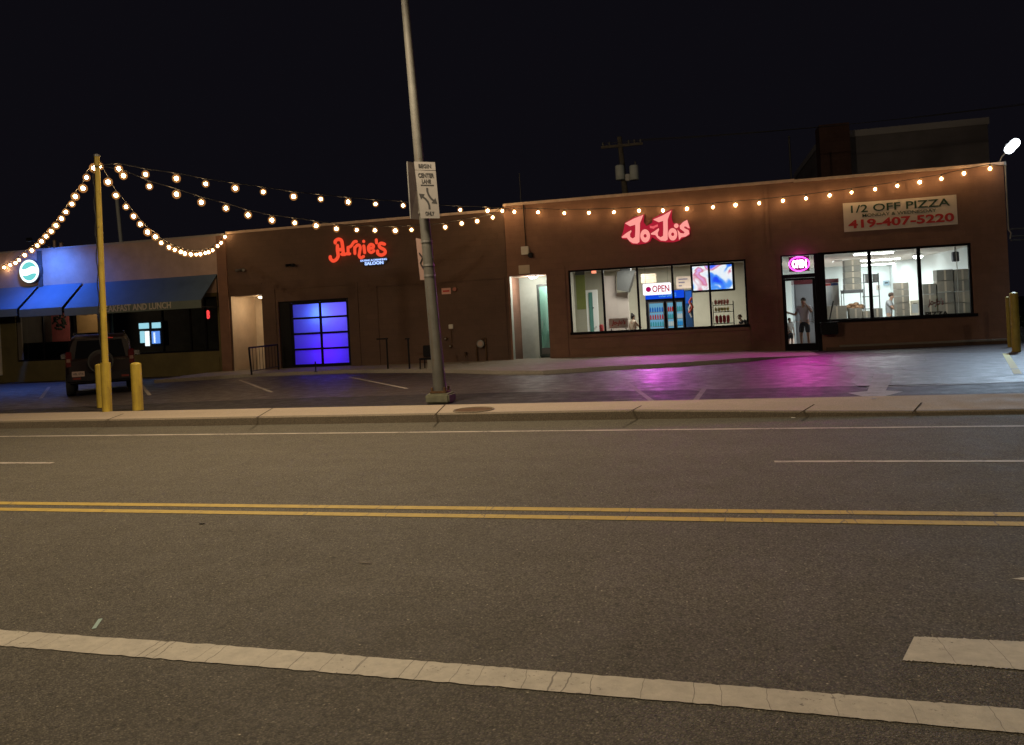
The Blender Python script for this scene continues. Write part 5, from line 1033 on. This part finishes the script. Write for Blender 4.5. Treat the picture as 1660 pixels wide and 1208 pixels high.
# ------------------------------------------------------------------ people
def skinmesh(chains, root):
    """chains: list of joint paths [(key, pos, radius)]; shared keys join"""
    idx = {}; vs = []; rs = []; es = []
    for ch in chains:
        prev = None
        for k, p, r in ch:
            if k not in idx: idx[k] = len(vs); vs.append(p); rs.append(r)
            if prev is not None and prev != idx[k]: es.append((prev, idx[k]))
            prev = idx[k]
    me = bpy.data.meshes.new('s'); me.from_pydata(vs, es, []); o = bpy.data.objects.new('s', me); COL.objects.link(o)
    o.modifiers.new('k', 'SKIN').use_smooth_shade = True
    for i, v in enumerate(me.skin_vertices[0].data): r = rs[i]; v.radius = r if isinstance(r, tuple) else (r, r); v.use_root = (i == idx[root])
    sub = o.modifiers.new('b', 'SUBSURF'); sub.levels = sub.render_levels = 2
    dg = bpy.context.evaluated_depsgraph_get(); ev = o.evaluated_get(dg); m2 = ev.to_mesh()
    mb = MB(); mb.add([v.co[:] for v in m2.vertices], [tuple(p.vertices) for p in m2.polygons], True); ev.to_mesh_clear(); bpy.data.objects.remove(o); return mb
def person(label, loc, H, rz, shirt, shorts, skinm, hairm, pose=None, leg_len=1, legs=None, hat=None, bun=False, bare_legs=True):
    P = dict(pel=(0, 0, .53), sp=(0, 0, .62), ch=(0, 0, .735), nk=(0, -.005, .835), hb=(0, -.01, .872), hc=(0, -.012, .925), ht=(0, -.008, .968))
    for s_, n_ in ((-1, 'L'), (1, 'R')):
        P['sh'+n_] = (s_*.105, 0, .80); P['el'+n_] = (s_*.135, .01, .635); P['wr'+n_] = (s_*.135, -.03, .50)
        P['hp'+n_] = (s_*.052, 0, .50); P['kn'+n_] = (s_*.06, -.01, .28); P['an'+n_] = (s_*.065, .01, .045); P['to'+n_] = (s_*.07, -.085, .018)
    if pose: P.update(pose)
    V = {k: Vector(v)*H for k, v in P.items()}
    R = dict(pel=(.078, .062), sp=(.068, .052), ch=(.085, .056), nk=.031, hb=.034, hc=(.046, .056), ht=.036, sh=.036, el=.025, wr=.017, hp=.052, kn=.032, an=.021, to=.018)
    def rr(k, f=1.0): q = R[k[:2]] if k[:2] in R and k not in R else R[k]; return tuple(x*H*f for x in q) if isinstance(q, tuple) else q*H*f
    def c(*ks, f=1.0): return [(k, V[k], rr(k, f)) for k in ks]
    ch = [c('pel', 'sp', 'ch', 'nk', 'hb', 'hc', 'ht')]
    nose = V['hc']+Vector((0, -.054, -.008))*H; ch.append([('hc', V['hc'], rr('hc')), ('nose', nose, .010*H)])
    for n_, s_ in (('L', -1), ('R', 1)):
        ch.append(c('ch', 'sh'+n_, 'el'+n_, 'wr'+n_)); ch.append(c('pel', 'hp'+n_, 'kn'+n_, 'an'+n_, 'to'+n_))
        d = (V['wr'+n_]-V['el'+n_]).normalized(); side = d.cross(Vector((1, 0, 0) if abs(d.x) < .8 else (0, 0, 1))).normalized(); pal = V['wr'+n_]+d*.045*H
        ch.append([('wr'+n_, V['wr'+n_], rr('wr'+n_)), ('pa'+n_, pal, (.021*H, .014*H))]); up = d.cross(side)
        for k, (o_, ln) in enumerate(((-.016, .036), (-.0055, .042), (.0055, .040), (.016, .032))):
            b1 = pal+side*o_*H+d*.014*H; b2 = b1+d*ln*.55*H+up*.004*H; b3 = b2+d*ln*.45*H+up*.012*H
            ch.append([('pa'+n_, pal, .014*H), (n_+'f%d' % k, b1, .0056*H), (n_+'g%d' % k, b2, .005*H), (n_+'h%d' % k, b3, .0042*H)])
        t1 = V['wr'+n_]+d*.028*H-side*.022*H; t2 = t1+d*.022*H-side*.010*H
        ch.append([('pa'+n_, pal, .014*H), (n_+'t1', t1, .0065*H), (n_+'t2', t2, .005*H)])
        ch.append([('hc', V['hc'], rr('hc')), ('ea'+n_, V['hc']+Vector((s_*.047, .004, -.004))*H, .010*H)])
    root = thing('person', label, 'person', loc, rz)
    skinmesh(ch, 'pel').build('body', skinm, root, local=True)
    # shirt with short sleeves
    def mid(a, b_, t): return V[a]*(1-t)+V[b_]*t
    sc = [[('w', V['pel']+Vector((0, 0, -.03))*H, (.094*H, .078*H)), ('sp', V['sp'], (.083*H, .066*H)), ('ch', V['ch'], (.096*H, .067*H)), ('nk', mid('ch', 'nk', .72), .048*H)]]
    for n_ in 'LR': sc.append([('ch', V['ch'], (.096*H, .067*H)), ('sh'+n_, V['sh'+n_], .047*H), ('sl'+n_, mid('sh'+n_, 'el'+n_, .72), .037*H)])
    skinmesh(sc, 'w').build('shirt', shirt, root, local=True)
    pc_ = [[('pel', V['pel'], (.084*H, .068*H)), ('b', V['pel']+Vector((0, 0, .03))*H, (.082*H, .064*H))]]
    for n_ in 'LR':
        e_ = mid('hp'+n_, 'kn'+n_, .95) if bare_legs else mid('kn'+n_, 'an'+n_, .9)
        pc_.append([('pel', V['pel'], (.084*H, .068*H)), ('hp'+n_, V['hp'+n_], .06*H)] + ([] if bare_legs else [('kn'+n_, V['kn'+n_], .042*H)]) + [('e'+n_, e_, (.046 if bare_legs else .032)*H)])
    skinmesh(pc_, 'pel').build('shorts' if bare_legs else 'trousers', shorts, root, local=True)
    hc = V['hc']
    hm = MB(); hm.ball(hc+Vector((0, .012, .016))*H, .054*H, 3, (.93, 1.0, .98)); hm.v = [(x, max(y, hc.y-.036*H) if z < hc.z+.02*H else y, z) for x, y, z in hm.v]
    if bun: hm.ball(hc+Vector((0, .03, .068))*H, .028*H, 2); hm.ball(hc+Vector((0, .035, -.03))*H, .035*H, 2)
    hm.build('hair', hairm, root, local=True)
    if hat:
        MB().ball(hc+Vector((0, .004, .028))*H, .058*H, 3, (.95, 1.05, .75)).box(hc.x-.04*H, hc.x+.04*H, hc.y-.115*H, hc.y-.02*H, hc.z+.022*H, hc.z+.03*H, bev=.004).build('cap', hat, root, local=True)
    for s_ in (-1, 1):
        MB().ball(hc+Vector((s_*.018, -.0535, .006))*H, .0065*H, 2).build('eye', M['ink'], root, local=True)
        a = V['anL' if s_ < 0 else 'anR']; MB().box(a.x-.03*H, a.x+.03*H, a.y-.115*H, a.y+.03*H, a.z-.045*H, a.z-.002*H, bev=.012*H).build('shoe', M['greydark'], root, local=True)
    MB().tube([hc+Vector((-.014, -.052, -.028))*H, hc+Vector((0, -.056, -.029))*H, hc+Vector((.014, -.052, -.028))*H], .003*H, 6).build('mouth', mat('lips', (.35, .13, .11), .5), root, local=True)
    return root
lil = mat('lilac_grey_shirt', (.60, .54, .60), .8, var=.08); blk = mat('dark_navy_cloth', (.03, .035, .05), .9, var=.2); wht = mat('white_cotton', (.75, .75, .74), .8); crm = mat('cream_cotton', (.62, .52, .40), .8)
d0p = Wp(1306, 556, 28.5)
person('man in a pale lilac shirt and dark shorts standing inside the glass shop door', (d0p.x, 28.5, .03), 1.74, -.45, lil, blk, M['skin'], M['hair'],
       dict(elL=(-.155, -.05, .66), wrL=(-.215, -.17, .70), elR=(.165, -.06, .70), wrR=(.085, -.09, .845), knL=(-.07, -.02, .28), anL=(-.085, .02, .045), toL=(-.10, -.075, .018)))
p = Wp(1281, 550, 28.9)
person('small child in a white shirt at the lower left of the glass shop door', (p.x, 28.9, .03), 1.06, .5, wht, blk, M['skin'], M['hair'], dict(elL=(-.16, -.05, .68), wrL=(-.12, -.13, .60)))
p = Wp(1441, 500, 31.4)
person('kitchen worker in a cap and grey shirt facing right beside a tall carton stack', (p.x, 31.4, .03), 1.77, 1.25, mat('pale_grey_shirt', (.45, .45, .46), .8), blk, M['skin'], M['hair'],
       dict(elR=(.14, -.09, .66), wrR=(.07, -.20, .60), elL=(-.14, -.09, .66), wrL=(-.07, -.20, .60), ch=(0, -.02, .735), nk=(0, -.045, .83), hb=(0, -.055, .865), hc=(0, -.065, .915), ht=(0, -.06, .958)), hat=mat('brown_cap', (.14, .09, .07), .8), bare_legs=False)
p = Wp(1026, 520, 29.6)
person('person with a dark hair bun and cream top in the counter room', (p.x, 29.6, .03), 1.47, 2.2, crm, blk, mat('light_skin', (.58, .38, .28), .55), M['hair'], dict(elL=(-.12, -.08, .68), wrL=(-.05, -.17, .66)), bun=True, bare_legs=False)
p = Wp(1206, 520, 28.5)
person('person in a black vest leaning forward at the right end of the counter room window', (p.x, 28.55, .03), 1.30, -1.1, mat('black_cloth', (.02, .02, .022), .85), blk, mat('pale_skin', (.66, .5, .4), .5), mat('brown_hair', (.10, .06, .035), .6, bump=.4, bscale=90),
       dict(elR=(.13, -.10, .70), wrR=(.10, -.24, .70), elL=(-.13, -.10, .69), wrL=(-.10, -.26, .69), ch=(0, -.04, .73), nk=(0, -.09, .82), hb=(0, -.105, .855), hc=(0, -.12, .905), ht=(0, -.115, .95)))

# ------------------------------------------------------------------ counter room contents
def block(name, label, cat, l, t, r, b, Y, dp, m, part='body', z0=None, bev=.01, grp=None):
    q = RC(l, t, r, b, Y); zb_ = q[2] if z0 is None else z0; th_ = thing(name, label, cat, ((q[0]+q[1])/2, Y, zb_), group=grp)
    MB().box(q[0], q[1], Y, Y+dp, zb_, q[3], bev=bev).build(part, m, th_); return th_, q
t, q = block('green_curtain', 'tall green fabric curtain at the left end of the counter room', 'curtain', 934, 446, 949, 502, 32.5, .06, mat('olive_green_panel', (.22, .25, .07), .8, var=.1)); MB().box(q[0], q[1], 32.49, 32.56, q[3]+.003, 3.3).build('header', M['greydark'], t)
t, q = block('interior_door', 'white door with a pale teal strip in the counter room', 'door', 951, 470, 970, 545, 33.6, .1, mat('bright_white_paint', (.85, .86, .84), .4), 'door_frame', z0=.035)
MB().box(q[0]+.12, q[0]+.28, 33.58, 33.598, .1, q[3]-.1).build('glass_strip', mat('teal_strip', (.10, .26, .23), .3), t); MB().ball((q[1]-.12, 33.56, 1.0), .035, 2).build('handle', M['greylight'], t); MB().ball((q[1]-.2, 33.58, 1.8), .03, 2).build('lock', M['greydark'], t)
t, q = block('exit_light', 'small glowing orange-red lamp near the ceiling of the counter room', 'lamp', 959, 439, 966, 443, 31.8, .06, emis('orange_red_glow', (1, .22, .12), 2.2), 'lens'); MB().box(q[0]-.02, q[1]+.02, 31.83, 31.9, q[2]-.02, q[3]+.05).build('housing', M['white'], t)
t, q = block('partition', 'pale pinkish partition wall with a stepped top in the counter room', 'partition', 981, 447, 1000, 545, 31.0, .15, mat('pale_pink_beige', (.55, .47, .42), .8, var=.06), 'tall_panel', z0=.035)
q2_ = RC(1000, 474, 1020, 545, 31.0); MB().box(q2_[0]+.003, q2_[1], 31.01, 31.15, .035, q2_[3]).build('low_panel', mat('pale_beige_panel', (.52, .45, .40), .8), t)
hd = [Wp(1000, 440, 30.6), Wp(1030, 438, 30.6), Wp(1018, 474, 30.6), Wp(1000, 470, 30.6)]; t = thing('extractor_hood', 'dark grey slanted hood hanging from the ceiling behind the second window pane', 'hood', hd[3]); hd2 = [Vector((h.x, h.y, min(h.z, 3.3))) for h in hd]; MB().prism(hd2, (0, .9, 0)).build('hood', mat('grey_hood_metal', (.09, .09, .085), .5, .3), t); MB().box(hd2[0].x+.1, hd2[0].x+.5, 30.8, 31.2, hd2[0].z-.1, 3.345).build('duct', M['greydark'], t)
t, q = block('notice_board', "white counter sign with red Jo-Jo's lettering low in the second window pane", 'sign', 987, 516, 1018, 532, 28.8, .03, mat('pinkish_white_board', (.62, .53, .50), .6), 'board'); MB().text("Jo-Jo's", q[0]+.1, q[1]-.08, q[2]+.08, q[3]-.07, 28.798, .004, bold=.03, shear=.2).build('lettering', rdk, t)
for x in (q[0]+.08, q[1]-.08): MB().tube([(x, 28.82, .035), (x, 28.82, q[2])], .015, 6).build('leg', M['black'], t)
t, q = block('fire_extinguisher', 'red fire extinguisher low at the first window bar of the counter room', 'extinguisher', 972, 526, 978, 541, 28.6, .14, M['red'], 'bracket'); MB().tube([(q[0]+.07, 28.55, q[2]-.1), (q[0]+.07, 28.55, q[3]-.04), (q[0]+.07, 28.55, q[3])], [.075, .075, .03], 14).build('cylinder', M['red'], t)
t, q = block('menu_board', 'cream paper menu board on the counter room wall above the open box', 'menu', 1039, 444, 1064, 459, 33.2, .04, mat('cream_board', (.32, .25, .18), .7, var=.1), 'board')
for k in range(4): MB().box(q[0]+.06, q[1]-.1-.1*(k % 2), 33.19, 33.198, q[3]-.08-k*.075, q[3]-.05-k*.075).build('text_row', mat('brown_print', (.3, .2, .15), .7), t)
# drinks cooler
def cooler():
    Y = 30.2; q = RC(1047, 471, 1111, 545, Y); x0, x1, z1 = q[0], q[1], q[3]; t = thing('drinks_cooler', 'tall drinks cooler with glowing blue header and glass doors in the counter room', 'cooler', ((x0+x1)/2, Y, .035))
    zh = Wp(1078, 484, Y).z
    MB().box(x0, x1, Y+.12, Y+.8, .035, z1, bev=.02).build('cabinet', M['blackpaint'], t)
    MB().box(x0+.01, x1-.01, Y+.08, Y+.118, zh, z1-.01).build('header', emis('blue_header', (.01, .09, .95), .9), t)
    MB().text('COLD DRINKS', x0+.5, x1-.3, zh+.06, z1-.1, Y+.078, .004, bold=.01).build('lettering', emis('cyan_letters', (.2, .65, 1), .8), t)
    cols = [(1051.5, 1077), (1081, 1093.5), (1096, 1108)]
    for i, (l, r) in enumerate(cols):
        a, c = Wp(l, 510, Y).x, Wp(r, 510, Y).x; zt_ = Wp(1078, 489, Y).z
        d_ = MB(); d_.box(a, a+.035, Y+.04, Y+.115, .2, zt_); d_.box(c-.035, c, Y+.04, Y+.115, .2, zt_); d_.box(a+.035, c-.035, Y+.04, Y+.115, .2, .28); d_.box(a+.035, c-.035, Y+.04, Y+.115, zt_-.05, zt_); do = d_.build('door', M['greydark'], t)
        MB().box(a+.035, c-.035, Y+.105, Y+.118, .28, zt_-.05).build('lit_interior', emis('cool_interior_%d' % i, (.25, .62, .9), .62), do)
        z = zt_-.12; k = 0
        while z > .6:
            z -= .27; MB().box(a+.036, c-.036, Y+.06, Y+.104, z, z+.02).build('shelf', M['greylight'], do)
            n_ = max(2, int((c-a)/.085)); colr = [(.02, .12, .5), (.45, .03, .03), (.05, .3, .32), (.6, .6, .55), (.02, .25, .6)][(k+i) % 5]
            mb = MB()
            for j in range(n_): xx = a+.07+(c-a-.14)*j/(n_-1); mb.tube([(xx, Y+.08, z+.022), (xx, Y+.08, z+.14), (xx, Y+.08, z+.20)], [.028, .028, .012], 8)
            mb.build('bottle_row', emis('lit_bottles_%d%d' % (i, k), [c_*1.6 for c_ in colr], .5), do); k += 1
    a, c = Wp(1111.5, 510, Y-.2).x, Wp(1124, 510, Y-.2).x
    t2 = thing('vending_cabinet', 'blue vending cabinet with a red and white swirl right of the drinks cooler', 'vending machine', ((a+c)/2, Y, .035)); zt2 = Wp(1117, 470, Y).z
    MB().box(a, c, Y-.1, Y+.7, .035, zt2, bev=.02).build('cabinet', mat('blue_cabinet', (.05, .16, .42), .4), t2)
    MB().box(a+.03, c-.03, Y-.115, Y-.102, zt2-.5, zt2-.05).build('top_panel', emis('blue_top_panel', (.04, .2, .9), .6), t2)
    p_ = Wp(1119, 496, Y-.13); MB().tube([p_+Vector((-.06, 0, -.25)), p_+Vector((.08, 0, -.05)), p_+Vector((-.02, 0, .15)), p_+Vector((.08, 0, .3))], .05, 8).build('swirl', mat('pinkish_red', (.6, .1, .07), .5), t2); MB().tube([p_+Vector((.03, .005, -.42)), p_+Vector((-.06, .005, -.1)), p_+Vector((.06, .005, .12))], .035, 8).build('white_swirl', M['white'], t2)
cooler()
# television
Y = 31.0; q = RC(1123, 430, 1187, 470, Y); t = thing('television', 'wall television showing bright red white and blue shapes in the counter room', 'television', ((q[0]+q[1])/2, Y, q[2]))
MB().box(q[0]-.08, q[1]+.09, Y, Y+.09, q[2]-.07, q[3]+.06, bev=.015).build('case', M['blackpaint'], t); MB().box((q[0]+q[1])/2-.1, (q[0]+q[1])/2+.1, Y+.09, Y+.5, q[3]-.2, q[3]+.2).build('bracket', M['greydark'], t)
def screen():
    m = bpy.data.materials.new('tv_picture'); m.use_nodes = True; N, L = nn(m); N.clear(); g = N.new('ShaderNodeNewGeometry')
    nz = N.new('ShaderNodeTexNoise'); nz.inputs['Scale'].default_value = 1.7; nz.inputs['Detail'].default_value = 1.5; nz.inputs['Distortion'].default_value = .5; L.new(g.outputs['Position'], nz.inputs['Vector'])
    r = N.new('ShaderNodeValToRGB'); e = r.color_ramp.elements; e[0].position = .28; e[0].color = (.02, .08, .95, 1); e[1].position = .78; e[1].color = (.02, .06, .8, 1)
    for p_, c_ in ((.40, (.1, .35, 1, 1)), (.455, (.85, .92, 1, 1)), (.52, (1, .95, 1, 1)), (.56, (.75, .2, .3, 1)), (.61, (.8, .45, .85, 1)), (.68, (.05, .15, 1, 1))): x = e.new(p_); x.color = c_
    L.new(nz.outputs[0], r.inputs[0]); em = N.new('ShaderNodeEmission'); L.new(r.outputs[0], em.inputs[0]); em.inputs[1].default_value = 1.15; o = N.new('ShaderNodeOutputMaterial'); L.new(em.outputs[0], o.inputs[0]); return m
MB().box(q[0], q[1], Y-.006, Y-.001, q[2]+.01, q[3]-.01).build('screen', screen(), t)
# snack rack
Y = 30.6; q = RC(1157, 484, 1190, 545, Y); t = thing('snack_rack', 'black wire snack rack against the wall in the right pane of the counter room', 'rack', ((q[0]+q[1])/2, Y, .035))
for x in (q[0], q[1]):
    for y in (Y, Y+.4): MB().tube([(x, y, .035), (x, y, q[3]-.1)], .012, 6).build('upright', M['black'], t)
levels = [Wp(1173, p_, Y).z for p_ in (494, 505, 524)]
for z in levels: MB().box(q[0], q[1], Y, Y+.4, z-.025, z).build('shelf', M['black'], t)
kinds = [('red and white snack bag on the top shelf of the snack rack', (.5, .12, .1), 5, .2), ('yellow snack bag on the middle shelf of the snack rack', (.55, .42, .12), 5, .17), ('red snack box on the lower shelf of the snack rack', (.5, .05, .06), 4, .30)]
for z, (lb, col_, n_, hh_) in zip(levels, kinds):
    mm = mat('snack_'+lb.split()[0]+str(int(z*100)), col_, .4, var=.35, vscale=14); wd_ = (q[1]-q[0]-.2)/n_; first = None
    for k in range(n_):
        x = q[0]+.05+wd_*(k+.5); tt = MB().box(x-wd_*.44, x+wd_*.44, Y+.05, Y+.14, z+.002, z+hh_, bev=.03).build('snack_bag', mm, None, loc=(x, Y+.1, z)); tag(tt, ('leftmost', 'second', 'third', 'fourth', 'fifth')[k]+' '+lb, 'snack', lb.replace('a ', '')[:40]+' row'); tt.rotation_euler = (0, random.uniform(-.06, .06), 0)
# serving counter along the window
t, q = block('serving_counter', 'low dark counter running inside the counter room window', 'counter', 1093, 530, 1211, 545, 28.95, .5, M['grey'], 'counter_top', z0=.84); MB().box(q[0]+.05, q[1]-.05, 29.0, 29.4, .035, .835).build('cabinet', M['greydark'], t)
# ------------------------------------------------------------------ kitchen contents
kc = RC(1340, 505, 1577, 520, 29.9); CT = .93
t = thing('prep_counter', 'steel preparation counter running inside the kitchen window', 'counter', ((kc[0]+kc[1])/2, 29.9, .03)); MB().box(kc[0], xE-.5, 29.6, 30.5, CT-.04, CT, bev=.01).build('counter_top', M['greylight'], t); MB().box(kc[0]+.05, xE-.55, 29.7, 30.4, .035, CT-.045).build('cabinet', M['grey'], t)
def carton(label, l, tp, r, b, Y, dp, m, z0=None, grp=None, z1=None):
    q = RC(l, tp, r, b, Y); a = q[2] if z0 is None else z0; c = q[3] if z1 is None else z1; t = thing('carton', label, 'carton', ((q[0]+q[1])/2, Y, a), group=grp)
    MB().box(q[0], q[1], Y, Y+dp, a+.002, c-.002, bev=.006).build('box', m, t); MB().box((q[0]+q[1])/2-.03, (q[0]+q[1])/2+.03, Y-.002, Y-.0005, a+.02, c-.02).build('tape', M['beige'], t); return c
# stack on the rack, left
Y = 31.2; zr = Wp(1382, 470, Y).z; ztop = Wp(1382, 421, Y).z; names = ('bottom', 'second', 'third', 'fourth', 'topmost')
for k in range(5):
    z0_ = zr+.004+(ztop-zr)*k/5; carton(names[k]+' carton of the tall stack on the wire rack in the kitchen', 1369+.3*k, 421, 1396, 470, Y+.02, .45, M['cardgrey'] if k % 2 else M['card'], z0_, 'cartons stacked on the wire rack', zr+(ztop-zr)*(k+1)/5)
q = RC(1367, 420, 1399, 520, Y); t = thing('wire_rack', 'wire rack carrying the tall carton stack in the kitchen', 'rack', ((q[0]+q[1])/2, Y, .03))
for x in (q[0], q[1]):
    for y in (Y, Y+.5): MB().tube([(x, y, .032), (x, y, zr+.02)], .014, 6).build('upright', M['greydark'], t)
MB().box(q[0], q[1], Y, Y+.5, zr-.12, zr, bev=.005).build('shelf', M['greydark'], t); zl_ = Wp(1382, 503, Y).z; MB().box(q[0], q[1], Y, Y+.5, zl_-.03, zl_).build('shelf', M['greydark'], t)
q = RC(1371, 486, 1404, 503, Y); t = thing('bread_pile', 'heap of brown bread rolls on the lower shelf of the wire rack', 'bread', ((q[0]+q[1])/2, Y+.2, zl_)); mb = MB(); rr_ = random.Random(5)
for k in range(22): u = rr_.random(); mb.ball((q[0]+.08+(q[1]-q[0]-.16)*u, Y+.1+rr_.random()*.25, zl_+.05+rr_.random()*(q[3]-zl_-.1)*(1-abs(u-.5)*1.4)), .085, 2, (1.15, 1, .7))
mb.build('rolls', mat('brown_crust', (.34, .19, .10), .8, var=.3, vscale=8), t)
# second rack, middle
q = RC(1402, 460, 1426, 520, 33.2); t = thing('wire_rack', 'tall bare wire shelving behind the middle bar of the kitchen window', 'rack', ((q[0]+q[1])/2, 33.2, .03))
for x in (q[0], (q[0]+q[1])/2, q[1]): MB().tube([(x, 33.2, .032), (x, 33.2, q[3]+.4)], .02, 6).build('upright', M['greydark'], t)
for p_ in (457, 480, 500): z = Wp(1414, p_, 33.2).z; MB().box(q[0], q[1], 33.2, 33.7, z-.03, z).build('shelf', M['greydark'], t)
z = Wp(1414, 457, 33.2).z
for k, (l, r) in enumerate(((1403, 1411), (1416, 1426))): qq = RC(l, 445, r, 457, 33.2); t = thing('canister', ('left', 'right')[k]+' grey round canister on top of the bare wire shelving', 'canister', ((qq[0]+qq[1])/2, 33.4, z), group='canisters on the wire shelving'); MB().cyl(((qq[0]+qq[1])/2, 33.4, z), ((qq[0]+qq[1])/2, 33.4, qq[3]-.02), (qq[1]-qq[0])/2).build('body', mat('grey_canister_%d' % k, (.28, .28, .27), .5), t); MB().cyl(((qq[0]+qq[1])/2, 33.4, qq[3]-.018), ((qq[0]+qq[1])/2, 33.4, qq[3]+.02), (qq[1]-qq[0])/2+.01).build('lid', M['greydark'], t)
# cartons on the counter
lows = [(1341, 1373, 496, 'wide low carton at the left end of the kitchen counter'), (1377, 1398, 500, 'carton on the kitchen counter below the bread rolls'), (1399, 1411, 504, 'small carton left of the middle window bar'), (1414, 1431, 500, 'square grey carton just right of the middle window bar')]
for l, r, tp, lb in lows: carton(lb, l, tp, r, 518, 29.7, .4, M['card'] if l < 1400 else M['cardgrey'], CT, 'low cartons on the kitchen counter')
zt_ = Wp(1464, 458, 29.75).z
for k in range(5): carton(names[k]+' carton of the narrow stack beside the worker in the cap', 1453.5, 458, 1474.5, 518, 29.75+.01*(k % 2), .42, M['card'], CT+(zt_-CT)*k/5, 'cartons in the narrow stack', CT+(zt_-CT)*(k+1)/5)
for ci, (l, r, tp, n_, nm) in enumerate(((1497, 1519, 460, 3, 'left and lowest'), (1520, 1547, 437, 4, 'middle'), (1548, 1576, 436, 4, 'right'))):
    zt_ = Wp((l+r)/2, tp, 29.7).z
    for k in range(n_): carton((('bottom', 'second', 'third', 'topmost') if n_ == 4 else ('bottom', 'middle', 'topmost'))[k]+' carton of the '+nm+' stack in the right kitchen pane', l+.15, tp, r-.15, 518, 29.7+.012*((k+ci) % 2), .45, (M['cardgrey'], M['card'])[(ci+k) % 2], CT+(zt_-CT)*k/n_, 'cartons stacked in the right kitchen pane', CT+(zt_-CT)*(k+1)/n_)
sp0 = Wp(1550, 424, 29.6); q = RC(1545, 408, 1555, 424, 29.55); t = thing('speaker', 'small dark speaker hanging near the right end of the kitchen window', 'speaker', ((q[0]+q[1])/2, 29.6, q[2])); MB().box(q[0], q[1], 29.55, 29.75, q[2], q[3], bev=.015).build('cabinet', mat('dark_blue_grey', (.04, .05, .07), .5), t); MB().box(q[0]+.03, q[1]-.03, 29.545, 29.549, q[2]+.04, q[3]-.04).build('grille', M['greydark'], t); MB().tube([((q[0]+q[1])/2, 29.65, q[3]), ((q[0]+q[1])/2, 29.65, 3.19)], .012, 6).build('bracket', M['greydark'], t)
p = Wp(1553, 470, YF+.35); t = thing('cable', 'pale cord hanging inside the right kitchen pane', 'cord', (p.x, p.y, 1)); MB().tube([(p.x, YF+.35, 3.18), (p.x+.01, YF+.35, 2.2), (p.x-.01, YF+.35, 1.0)], .012, 6).build('cord', M['white'], t)
# coolers behind the man and by the door
for (l, tp, r, lb, m_, Y, hdr) in ((1288, 454, 1322, 'tall grey steel fridge behind the man in the doorway', mat('grey_fridge_steel', (.34, .35, .39), .4, .3), 31.2, mat('maroon_strip', (.14, .02, .03), .4)), (1335, 452, 1361, 'steel fridge with dark red and blue header left of the tall carton stack', M['greylight'], 32.4, mat('dark_red_header', (.18, .03, .04), .4))):
    q = RC(l, tp, r, 520, Y); t = thing('fridge', lb, 'fridge', ((q[0]+q[1])/2, Y, .03)); MB().box(q[0], q[1], Y, Y+.8, .032, q[3]-.15, bev=.02).build('cabinet', m_, t); MB().box(q[0], q[1], Y-.01, Y+.8, q[3]-.148, q[3]).build('header', hdr, t)
    MB().box(q[0]+.05, q[1]-.05, Y-.012, Y-.003, .2, q[3]-.25, bev=.004).build('door', m_, t); MB().tube([(q[1]-.12, Y-.05, .8), (q[1]-.12, Y-.05, 1.4)], .015, 6).build('handle', M['greydark'], t)
    if l > 1300: MB().box(q[0]+.03, (q[0]+q[1])/2, Y-.02, Y-.0125, q[3]-.26, q[3]-.17).build('stripe', M['red'], t); MB().box((q[0]+q[1])/2+.01, q[1]-.03, Y-.02, Y-.0125, q[3]-.26, q[3]-.17).build('stripe', mat('navy_stripe', (.03, .05, .2), .5), t)
# lettering on the kitchen glass
q = RC(1504, 484, 1530, 498, YF+.09); gt = thing('window_lettering', "faint red and dark Jo-Jo's pizza lettering on the right kitchen pane", 'lettering', (q[0], YF+.09, q[2])); MB().text("Jo-Jo's", q[0], q[1], q[2], q[3], YF+.088, .003, bold=.03, shear=.2).build('lettering', mat('maroon_vinyl', (.16, .05, .05), .5), gt)
q = RC(1500, 505, 1538, 513, YF+.09); MB().text('PIZZA', q[0], q[1], q[2], q[3], YF+.088, .003, bold=.04).build('lettering', M['ink'], gt)

# more of what stands inside the rooms
t, q = block('oven', 'cream fronted oven behind the narrow carton stack at the middle pane of the kitchen', 'oven', 1476, 487, 1491, 520, 34.5, .9, mat('cream_enamel', (.62, .56, .44), .5, var=.1), 'body', z0=.035); MB().box(q[0]+.05, q[1]-.05, 34.485, 34.498, q[3]-.5, q[3]-.15).build('door', M['greylight'], t); MB().tube([(q[0]+.1, 34.45, q[3]-.12), (q[1]-.1, 34.45, q[3]-.12)], .015, 6).build('handle', M['greydark'], t)
for k, (l, tp, r_, b, lb, col_) in enumerate(((1421, 462, 1427, 470, 'small pale notice on the kitchen back wall left of the worker', (.5, .45, .4)), (1432, 455, 1442, 463, 'wide bluish notice on the kitchen back wall above the worker', (.3, .42, .5)), (1478, 462, 1486, 474, 'upright cream notice on the kitchen back wall right of the narrow stack', (.55, .45, .3)))):
    t, q = block('notice', lb, 'notice', l, tp, r_, b, 41.9, .03, mat('notice_paper_%d' % k, col_, .7, var=.15, vscale=9), 'sheet'); MB().box(q[0]+.06, q[1]-.06, 41.893, 41.899, q[3]-.14, q[3]-.08).build('printed_bar', M['ink'], t)
t, q = block('wall_board', 'beige board on the counter room wall between the cooler and the television', 'board', 1096, 448, 1121, 468, 33.4, .05, mat('beige_board', (.42, .33, .27), .7, var=.12, vscale=6), 'board')
for k in range(3): MB().box(q[0]+.1, q[1]-.15-.12*k, 33.39, 33.398, q[3]-.14-k*.13, q[3]-.09-k*.13).build('text_row', mat('dark_print', (.12, .10, .14), .7), t)
t, q = block('ceiling_vent', 'square white ceiling vent in the kitchen just above the first window pane', 'vent', 1352, 424, 1366, 430, 33.0, .5, M['white'], 'frame', z0=3.14); MB().box(q[0]+.05, q[1]-.05, 33.05, 33.45, 3.13, 3.139).build('grille', M['greydark'], t)
